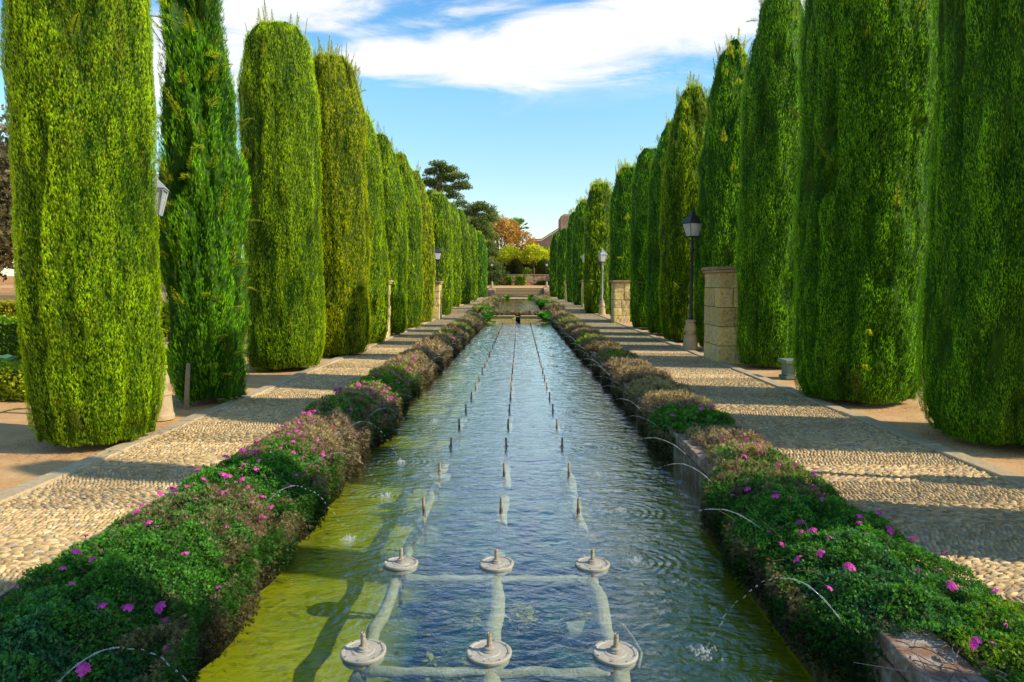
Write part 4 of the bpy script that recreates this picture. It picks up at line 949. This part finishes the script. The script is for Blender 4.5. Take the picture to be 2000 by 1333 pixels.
pillar('pale stone pillar second on the left', -4.35, -3.68, 32.8, 33.9, 0, 1.76)
pillar('thin far stone pillar third on the left', -4.5, -3.93, 46.6, 47.6, .2, 1.68)

# green stone bench behind the right row
b = thing('stone_bench', 'low dull green stone bench standing on sand between two right cypresses', 'bench', (5.05, 12.5, 0))
mb = MB(); box(mb, -.48, .48, -.2, .2, .27, .335); mb.build('seat', BENCH, b, bevel=.012)
for sx_ in (-.36, .36):
    mb = MB(); box(mb, sx_ - .07, sx_ + .07, -.14, .14, .05, .268); box(mb, sx_ - .1, sx_ + .1, -.18, .18, 0, .05); mb.build('leg', BENCH, b, bevel=.008)

# ------------------------------------------------------------------ far staircase, terrace wall
st = thing('stone_staircase', 'wide stone staircase with six steps closing the garden axis', 'staircase', (0, 80.5, .2))
for k in range(6):
    mb = MB(); box(mb, -2.82, 2.72, k * .55 + .07, 3.6, k * .16 + .001, k * .16 + .109, (.35, .28, .22)); box(mb, -2.82, 2.72, k * .55, 3.6, k * .16 + .11, (k + 1) * .16, (1.15, 1.1, 1)); mb.build('step', KERB, st)  # risers coloured dark as painted shadow under the nosings, treads lightened
for (x0, x1) in ((-3.6, -2.83), (2.73, 3.45)):
    mb = MB(); V = [(x0, -.5, 0), (x1, -.5, 0), (x1, 3.55, 0), (x0, 3.55, 0), (x0, -.5, .62), (x1, -.5, .62), (x1, 3.55, 1.12), (x0, 3.55, 1.12)]; mb.add(V, BF, (1, 1, 1)); mb.build('cheek_wall', RUBBLE, st, bevel=.02)
tw = thing('retaining_wall', 'low red brown rubble wall of the terrace behind the staircase', 'wall', (0, 96.6, 1.4))
mb = MB(); box(mb, -26, 26, -.2, .35, -.2, 1.42); mb.build('wall_body', RUBBLE, tw); mb = MB(); box(mb, -26.1, 26.1, -.25, .4, 1.421, 1.5); mb.build('cap', CAP, tw)

# ------------------------------------------------------------------ leafy trees and shrubs
def leafcloud(mb, blobs, s, dens, lo, hi, seed, flat=1.0, wfac=.5, fork=.7, up=.3):
    for bi, (bx, by, bz, rx, ry, rz) in enumerate(blobs):
        n = int(dens * 4 * PI * ((rx * ry + ry * rz + rx * rz) / 3) / (s * s * wfac))
        q = norm(rng.normal(0, 1, (n, 3))); rad = 1 - .45 * rng.random(n) ** 2
        lump = fbm(q * 2.6 + bi * 5 + seed, seed, 3)
        P = q * rad[:, None] * np.array([rx, ry, rz]) * (1 + .35 * lump)[:, None]
        cl = fbm((P + np.array([bx, by, bz])) / (s * 5), seed + 9, 2)
        keep = cl + rng.random(n) * .5 > -.12
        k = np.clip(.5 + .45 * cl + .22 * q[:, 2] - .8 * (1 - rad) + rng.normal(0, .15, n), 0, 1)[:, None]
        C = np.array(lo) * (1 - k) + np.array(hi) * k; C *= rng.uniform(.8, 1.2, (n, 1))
        D = norm(q * .5 + rng.normal(0, .6, (n, 3)) + np.array([0, 0, up])); P = P + np.array([bx, by, bz])
        sprigs(mb, P[keep], D[keep], q[keep], s * rng.uniform(.7, 1.3, keep.sum()), s * wfac, (C * .8)[keep], (C * 1.1)[keep], fork=fork)
def tree(nm, label, x, y, z, trunk_h, tr_r, blobs, s, lo, hi, seed, dens=1.0, group=None, wfac=.5, cat='tree'):
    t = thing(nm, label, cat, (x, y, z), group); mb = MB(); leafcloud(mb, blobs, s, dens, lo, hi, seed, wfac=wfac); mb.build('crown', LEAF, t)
    if trunk_h:
        tb = MB(); tube(tb, [(0, 0, -.1), (.03, 0, trunk_h * .5), (0, .03, trunk_h)], [tr_r * 1.25, tr_r, tr_r * .85], 10)
        for (bx, by, bz, rx, ry, rz) in blobs[:7]:
            tube(tb, [(0, 0, trunk_h * .8), (bx * .4, by * .4, trunk_h + (bz - trunk_h) * .45), (bx * .85, by * .85, bz)], [tr_r * .6, tr_r * .4, tr_r * .15], 6)
        tb.build('trunk', BARK, t, smooth=True)
    return t
def blobset(R, H, n, seed, rb=.5):
    rd = random.Random(seed); B = []
    for k in range(n):
        a = rd.uniform(0, 2 * PI); q = R * math.sqrt(rd.random()) * .75; e = rd.uniform(-.5, .6); r = R * rb * rd.uniform(.7, 1.2)
        B.append((q * math.cos(a), q * math.sin(a), H + e * R * .8, r, r, r * .8))
    return B
# terrace planting
tree('autumn_tree', 'spreading tree with orange brown autumn leaves behind the staircase', -3.1, 112, 2.7, 2.6, .35, [(.2, 0, 5.8, 3.2, 2.6, 2.8), (-2.6, 0, 5.8, 2.3, 1.9, 2.2), (3.0, 0, 4.8, 2.9, 2.2, 2.3), (-.8, 0, 8.0, 2.1, 1.6, 1.7), (1.5, .5, 7.2, 1.9, 1.5, 1.6), (-3.4, .4, 7.0, 1.2, 1.1, 1.2), (4.4, 0, 3.9, 1.4, 1.3, 1.4), (-2.0, -1, 3.4, 1.7, 1.5, 1.2)], .32, (.26, .13, .025), (.80, .52, .12), 3, 1.5, wfac=.42)
cit = [(-5.0, 103, 1.9, 'far left yellow green clipped orange tree on the terrace'), (-1.3, 101.5, 2.3, 'yellow green orange tree left of centre on the terrace'), (1.9, 100, 2.55, 'brightest round yellow green orange tree at the centre of the terrace'), (4.6, 102, 2.3, 'yellow green orange tree at the right end of the terrace')]
for i, (x, y, R, lb) in enumerate(cit):
    tree('orange_tree', lb, x, y, 2.7, 1.6, .12, [(0, 0, 2.9, R * .75, R * .7, 1.15), (-R * .45, -.2, 2.6, R * .5, .9, .8), (R * .45, .1, 2.7, R * .5, .9, .85), (0, 0, 3.6, R * .55, 1, .6)], .27, (.22, .30, .006), (.95, .98, .04), 11 + i, 1.0, 'orange trees on the terrace')
def dome(label, x, y, z, r, H, seed, lo, hi):
    t = thing('topiary_dome', label, 'topiary', (x, y, z), 'clipped topiary domes on the terrace'); mb = MB()
    n = 5000; th = rng.uniform(0, 2 * PI, n); zz = rng.random(n); rr = r * np.sqrt(1 - np.clip(zz * 1.02 - .02, 0, 1) ** 2.2)
    P = np.c_[rr * np.cos(th), rr * np.sin(th), zz * H]; Nn = norm(P * [1, 1, .5]); k = np.clip(.5 + rng.normal(0, .25, n), 0, 1)[:, None]
    C = np.array(lo) * (1 - k) + np.array(hi) * k; sprigs(mb, P, norm(Nn + rng.normal(0, .5, (n, 3))), Nn, .16, .08, C * .7, C)
    lathe(mb, [(r * .9 * math.sqrt(1 - (i / 8) ** 2.2) + .001, H * .95 * i / 8) for i in range(9)], 16, tuple(np.array(lo) * .6)); mb.build('foliage', LEAF, t); return t
dome('dark olive egg shaped clipped bush left of the central orange tree', -.55, 98.6, 2.7, .95, 2.3, 1, (.035, .05, .008), (.12, .14, .02))
dome('greener clipped dome bush right of the central orange tree', 3.25, 98.6, 2.7, 1.0, 2.2, 2, (.05, .09, .008), (.22, .26, .03))
def hedge(label, x0, x1, y0, y1, z0, h, lo, hi, s, nm='clipped_hedge', cat='hedge', group=None, rz=0):
    t = thing(nm, label, cat, ((x0 + x1) / 2, (y0 + y1) / 2, z0), group, rz); wx, wy = (x1 - x0) / 2, (y1 - y0) / 2; mb = MB()
    for (A, ax) in ((4 * wx * wy, 2), (4 * wx * h, 1), (4 * wy * h, 0)):
        for sg in ((1,) if ax == 2 else (-1, 1)):
            n = int(A / (s * s) * 2.6); uu = rng.uniform(-1, 1, (n, 2))
            if ax == 2: P = np.c_[uu[:, 0] * wx, uu[:, 1] * wy, np.full(n, h)]
            elif ax == 1: P = np.c_[uu[:, 0] * wx, np.full(n, sg * wy), (uu[:, 1] + 1) * h / 2]
            else: P = np.c_[np.full(n, sg * wx), uu[:, 0] * wy, (uu[:, 1] + 1) * h / 2]
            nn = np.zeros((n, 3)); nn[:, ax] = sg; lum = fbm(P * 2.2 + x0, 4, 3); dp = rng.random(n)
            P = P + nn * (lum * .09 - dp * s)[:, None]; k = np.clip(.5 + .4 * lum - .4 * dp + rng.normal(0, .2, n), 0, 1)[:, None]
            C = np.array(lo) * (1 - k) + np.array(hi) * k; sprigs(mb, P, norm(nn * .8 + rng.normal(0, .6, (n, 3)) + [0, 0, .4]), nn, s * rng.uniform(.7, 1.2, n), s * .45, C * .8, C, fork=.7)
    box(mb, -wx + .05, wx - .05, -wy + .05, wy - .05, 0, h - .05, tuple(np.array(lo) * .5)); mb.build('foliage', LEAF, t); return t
HG = dict(lo=(.08, .20, .01), hi=(.50, .75, .02))
hedge('square clipped green bush in front of the terrace wall', -.62, .68, 94.6, 95.8, 1.44, 1.15, s=.16, nm='clipped_bush', cat='bush', **HG)
hedge('narrow clipped bush left of the square bush by the terrace wall', -1.9, -1.2, 95.2, 96.2, 1.45, 1.1, s=.16, nm='clipped_bush', cat='bush', **HG)
hedge('low yellow hedge at the right foot of the terrace wall', 2.3, 4.2, 95.4, 96.2, 1.45, .5, s=.16, nm='clipped_bush', cat='bush', lo=(.08, .08, .01), hi=(.34, .32, .03))
tree('round_shrub', 'small bright green shrub on the terrace wall', 1.0, 96.9, 2.85, 0, 0, [(0, 0, .4, .55, .5, .5)], .17, (.06, .15, .01), (.28, .42, .03), 5, 1.2, cat='shrub')
# cedars: tiers of flat drooping pads
def cedar(label, x, y, z, H, pads, seed, tr=.38, spread=.78):
    t = thing('cedar_tree', label, 'tree', (x, y, z), 'dark cedars behind the left row'); mb = MB(); rd = random.Random(seed); tb = MB()
    tube(tb, [(0, 0, -.2), (.1, 0, H * .5), (-.05, 0, H * .8), (.1, 0, H * .97)], [tr * 1.3, tr, tr * .6, tr * .15], 10)
    for (dx, dz, rx, rz_) in pads:
        dx, rx = dx * spread, rx * (spread * .97)
        ydir = rd.uniform(-.6, .6) * rx; nb = int(7 + rx * 5)
        tube(tb, [(0, 0, dz - .9), (dx * .5, ydir * .5, dz - .25), (dx, ydir, dz - .1)], [tr * .45, tr * .28, tr * .1], 6)
        B = []
        for k in range(nb):
            a = rd.uniform(0, 2 * PI); q = math.sqrt(rd.random()); px = dx + q * rx * math.cos(a); py = ydir + q * rx * .8 * math.sin(a); r = rd.uniform(.28, .75)
            B.append((px, py, dz - .28 * abs(px - dx) * q + rd.uniform(-.3, .28) - .16 * rx * q * q, r * 1.15, r, rz_ * rd.uniform(.8, 2.0)))
        leafcloud(mb, B, .26, .95, (.03, .075, .022), (.36, .46, .12), seed + int(dz * 3), wfac=.3, fork=.8, up=.05)
    mb.build('crown', LEAF, t); tb.build('trunk', BARK, t, smooth=True); return t
cedar('tall dark cedar with flat layered top rising above the left cypresses', -11.0, 100, 1.4, 17.0,
      [(.0, 16.6, 1.3, .22), (1.4, 16.1, 1.5, .22), (-1.6, 15.8, 1.3, .22), (3.2, 15.2, 1.6, .22), (.4, 15.0, 1.8, .22), (-2.2, 14.3, 1.2, .22), (3.6, 13.9, 1.5, .2), (.5, 13.6, 1.6, .2), (2.2, 12.6, 1.4, .2), (-1.5, 12.6, 1.4, .2), (3.4, 11.4, 1.5, .2), (0, 11.2, 2.2, .25), (3.2, 10.0, 1.8, .25), (0, 9.5, 2.6, .3)], 31)
cedar('lower spreading dark cedar left of the autumn tree', -6.4, 95, .2, 11.8,
      [(1.3, 11.6, 1.3, .25), (2.6, 11.3, 1.2, .22), (0, 11.0, 1.7, .28), (2.4, 10.2, 1.6, .25), (-.8, 9.9, 1.8, .28), (1.4, 9.2, 1.9, .3), (2.6, 8.2, 1.5, .28), (0, 8.2, 2.2, .3), (2.2, 7.0, 1.7, .28), (.2, 6.6, 2.3, .32), (2.9, 5.7, 1.9, .3), (.6, 5.2, 2.4, .3), (3.3, 4.3, 2.1, .3), (1.2, 3.6, 2.5, .32), (3.6, 3.0, 2.0, .3), (2.8, 1.9, 2.2, .3), (0, 2.2, 2.4, .3), (3.4, .9, 1.8, .3)], 47)
# palm
pt = thing('palm_tree', 'fan palm showing its crown above the autumn tree', 'palm', (-.5, 126, .9)); mb = MB()
for k in range(40):
    a = rng.uniform(0, 2 * PI); el = rng.uniform(-.7, 1.45); d = np.array([math.cos(a) * math.cos(el), math.sin(a) * math.cos(el), math.sin(el)]); sd = np.cross(d, [0, 0, 1.]); sd /= np.linalg.norm(sd); q0 = d * 1.5
    n = 16; an = np.linspace(-1.1, 1.1, n); D = norm(d * np.cos(an)[:, None] + sd * np.sin(an)[:, None] - np.array([0, 0, .15]))
    c = np.array([(.12, .22, .06)]) * rng.uniform(.6, 1.5); diamonds(mb, np.tile(q0 + [0, 0, 10.0], (n, 1)), D, norm(np.cross(D, np.cross(d, sd))), 1.0, .12, np.tile(c, (n, 1)), np.tile(c * 1.3, (n, 1))); tube(mb, [(0, 0, 10.0), tuple(q0 + [0, 0, 10.0])], .03, 4, (.1, .14, .05))
mb.build('fronds', LEAF, pt); mb = MB(); tube(mb, [(0, 0, 0), (.1, 0, 5), (0, 0, 10.1)], [.32, .27, .3], 10); mb.build('trunk', BARK, pt)
hedge('dark green wooded hedge closing the terrace behind the orange trees', -16, 13, 117, 119, 2.7, 4.4, lo=(.02, .05, .01), hi=(.14, .22, .03), s=.3)
# castle
ca = thing('stone_fortress', 'old brown stone fortress with a square tower above the right cypresses', 'fortress', (0, 178, -.9))
mb = MB(); V = [(3.0, 0, 0), (30, 0, 0), (30, 20, 0), (3.0, 20, 0)]
mb.add([(2.6, 0, 0), (15, 0, 0), (15, 0, 17.2), (10.2, 0, 16.2), (5.4, 0, 13.2), (2.6, 0, 13.0), (2.6, 16, 0), (15, 16, 0), (15, 16, 17.2), (10.2, 16, 16.2), (5.4, 16, 13.2), (2.6, 16, 13.0)],
       [(0, 1, 2, 3, 4, 5), (11, 10, 9, 8, 7, 6), (0, 5, 11, 6), (1, 7, 8, 2), (5, 4, 10, 11), (4, 3, 9, 10), (3, 2, 8, 9)], (1, 1, 1)); mb.build('wall', CASTLE, ca)
mb = MB(); mb.add([(2.3, -.4, 13.1), (5.4, -.4, 13.3), (10.2, -.4, 16.3), (10.2, -.4, 16.65), (5.3, -.4, 13.6), (2.3, -.4, 13.4), (2.3, .5, 13.1), (5.4, .5, 13.3), (10.2, .5, 16.3), (10.2, .5, 16.65), (5.3, .5, 13.6), (2.3, .5, 13.4)],
       [(0, 1, 4, 5), (1, 2, 3, 4), (6, 11, 10, 7), (7, 10, 9, 8), (5, 4, 10, 11), (4, 3, 9, 10), (0, 5, 11, 6)], (1, 1, 1)); mb.build('roof_edge', CAP, ca)
mb = MB(); box(mb, 9.9, 20, -2.5, 9, 0, 17.9); mb.build('tower', CASTLE, ca)
mb = MB(); x = 9.9
while x < 20: box(mb, x, x + 1.45, -2.51, -1.8, 17.9, 19.0); x += 1.5 if x < 12 else 2.2
box(mb, 9.9, 10.6, -1.6, 9, 17.9, 18.9); mb.build('parapet', CASTLE, ca)
mb = MB(); box(mb, 10.6, 20, -1.2, 8, 17.9, 19.5); mb.build('turret', KERB, ca)
for (wx_, wz_) in ((6.6, 10.6), (8.6, 11.4)):
    mb = MB(); box(mb, wx_, wx_ + .5, -.03, .1, wz_, wz_ + 1.1, (.2, .2, .2)); mb.build('window', SOIL, ca)

# ------------------------------------------------------------------ garden left of the rows
hedge('low yellow green box hedge at the far left behind the nearest cypress', -12.5, -6.3, 9.9, 11.0, 0, .44, s=.055, lo=(.18, .24, .006), hi=(.8, .9, .03))
hedge('taller mid green hedge at the far left', -16, -8.6, 13.2, 14.2, 0, .95, s=.075, **HG)
hedge('yellowing clipped hedge in front of the balustrade at the left', -24, -12.2, 19.5, 20.7, 0, 1.1, s=.10, lo=(.2, .2, .01), hi=(.8, .74, .04))
hedge('low box hedge seen between the first two left cypresses', -8.6, -5.2, 12.5, 13.3, 0, .42, s=.07, **HG)
hedge('clipped hedge farther back between the first two left cypresses', -12.0, -8.8, 22, 23, 0, 1.0, s=.10, lo=(.15, .2, .006), hi=(.7, .8, .02))
ag = arum('blue green agave like plant behind the low left hedge', -9.0, 12.2, 0, .75, 9, (.14, .34, .20)); ag['group'] = 'garden plants'
tree('orange_tree', 'yellow green orange tree seen between the first two left cypresses', -12.2, 25, 0, 1.5, .12, [(0, 0, 2.7, 1.3, 1.2, 1.05), (-.7, 0, 2.4, .9, .9, .8), (.7, 0, 2.5, .9, .9, .8)], .14, (.2, .28, .005), (.85, .95, .03), 71, 1.0)
tree('garden_tree', 'dark brown leaved tree at the far left edge', -22.5, 30, 0, 2.6, .25, blobset(4.4, 5.0, 22, 5, .48), .24, (.07, .07, .03), (.42, .34, .18), 72, .8)
tree('garden_tree', 'green tree behind the gap between the first left cypresses', -22, 46, 0, 2.2, .25, blobset(3.2, 4.6, 12, 8, .5), .28, (.04, .08, .01), (.22, .30, .03), 73, .8)
for i, (x, y, R, H) in enumerate(((-30, 60, 5, 7), (-18, 78, 4.5, 6.5), (24, 40, 4.5, 6), (19, 64, 4.5, 6.2), (30, 85, 5.5, 8), (13, 96, 3.6, 5.5))):
    tree('garden_tree', 'leafy green garden tree %s' % ['far out on the left beyond the cypress row', 'on the left near the terrace', 'right of the cypress row, nearer one', 'right of the cypress row, middle one', 'far out on the right', 'at the right end of the terrace wall'][i], x, y, 0 if y < 90 else 1.3, 2.2, .28, blobset(R, H, 12, 20 + i, .5), .42, (.03, .07, .01), (.17, .27, .03), 80 + i, .7, 'garden trees outside the rows')
bw_ = thing('balustrade', 'pale stone garden wall behind the hedges at the far left', 'wall', (-30, 40, 0)); mb = MB(); box(mb, -12, 17, -.2, .2, 0, 1.0); mb.build('wall_body', KERB, bw_); mb = MB(); box(mb, -12.1, 17.1, -.3, .3, 1.001, 1.16); mb.build('cap', KERB, bw_)
gs = thing('garden_steps', 'pale stone garden steps seen through the gap between the first two left cypresses', 'steps', (-19.4, 39.2, 0))
for k in range(7):
    mb = MB(); box(mb, -1.6, 1.6, k * .3 - 2.2, -.25 if False else .6, k * .16, (k + 1) * .16); mb.build('step', KERB, gs, bevel=.01)

# fallen needles and dry leaves on the sand and kerbs by the trunks
for side, sx_ in (('left', -1), ('right', 1)):
    mb = MB(); tr_ = [(x, y, r) for (_l, x, y, z, H, r, k) in T if x * sx_ > 0 and y < 24]
    for (x, y, r) in tr_:
        n = 900 if y < 12 else 500; a = rng.uniform(0, 2 * PI, n); q = r * rng.uniform(.7, 1.0, n) + np.abs(rng.normal(0, .28, n)); P = np.c_[x + q * np.cos(a), y + q * np.sin(a), np.full(n, .034)]
        inside = (np.abs(P[:, 0]) < 4.06) ; P[~inside, 2] = .002 + rng.uniform(0, .008, (~inside).sum()); D = norm(rng.normal(0, 1, (n, 3)) * [1, 1, .12]); S = norm(np.cross(D, [0, 0, 1.]))
        P[:, 2] += .002; C = np.array([(.20, .10, .04)]) * rng.uniform(.4, 2.2, (n, 1)); diamonds(mb, P, D, S, rng.uniform(.015, .05, n), rng.uniform(.004, .016, n), C, C * 1.2)
    tag(mb.build('needle_litter', DRY), 'brown fallen needles scattered round the feet of the %s cypresses' % side, 'litter', kind='stuff')

# a few dry leaves and petals blown over the paths, and floating on the water
mb = MB(); n = 420; sd_ = rng.choice([-1, 1], n); P = np.c_[np.where(sd_ < 0, rng.uniform(-4.0, -2.6, n), rng.uniform(2.3, 4.2, n)), rng.uniform(3, 24, n) , np.full(n, .026)]
D = norm(rng.normal(0, 1, (n, 3)) * [1, 1, .3]); C = np.array([(.34, .17, .05)]) * rng.uniform(.3, 1.7, (n, 1)); diamonds(mb, P, D, norm(np.cross(D, [0, 0, 1.])), rng.uniform(.02, .05, n), rng.uniform(.012, .026, n), C, C)
tag(mb.build('fallen_leaves', DRY), 'small dry brown leaves strewn over the pebble paths', 'fallen leaves', kind='stuff')
mb = MB(); n = 170; xx_ = np.where(rng.random(n) < .6, rng.uniform(-1.95, -1.2, n), rng.uniform(-1.9, 1.65, n)); P = np.c_[xx_, rng.uniform(2.6, 20, n), np.full(n, WZ + .009)]
D = norm(rng.normal(0, 1, (n, 3)) * [1, 1, .03]); C = np.where((rng.random(n) < .3)[:, None], np.array([(.75, .08, .4)]), np.array([(.40, .30, .08)])) * rng.uniform(.5, 1.4, (n, 1)); diamonds(mb, P, D, norm(np.cross(D, [0, 0, 1.])), rng.uniform(.012, .035, n), rng.uniform(.008, .016, n), C, C)
tag(mb.build('floating_leaves', DRY), 'tiny dry leaves and petals floating on the pool', 'fallen leaves', kind='stuff')
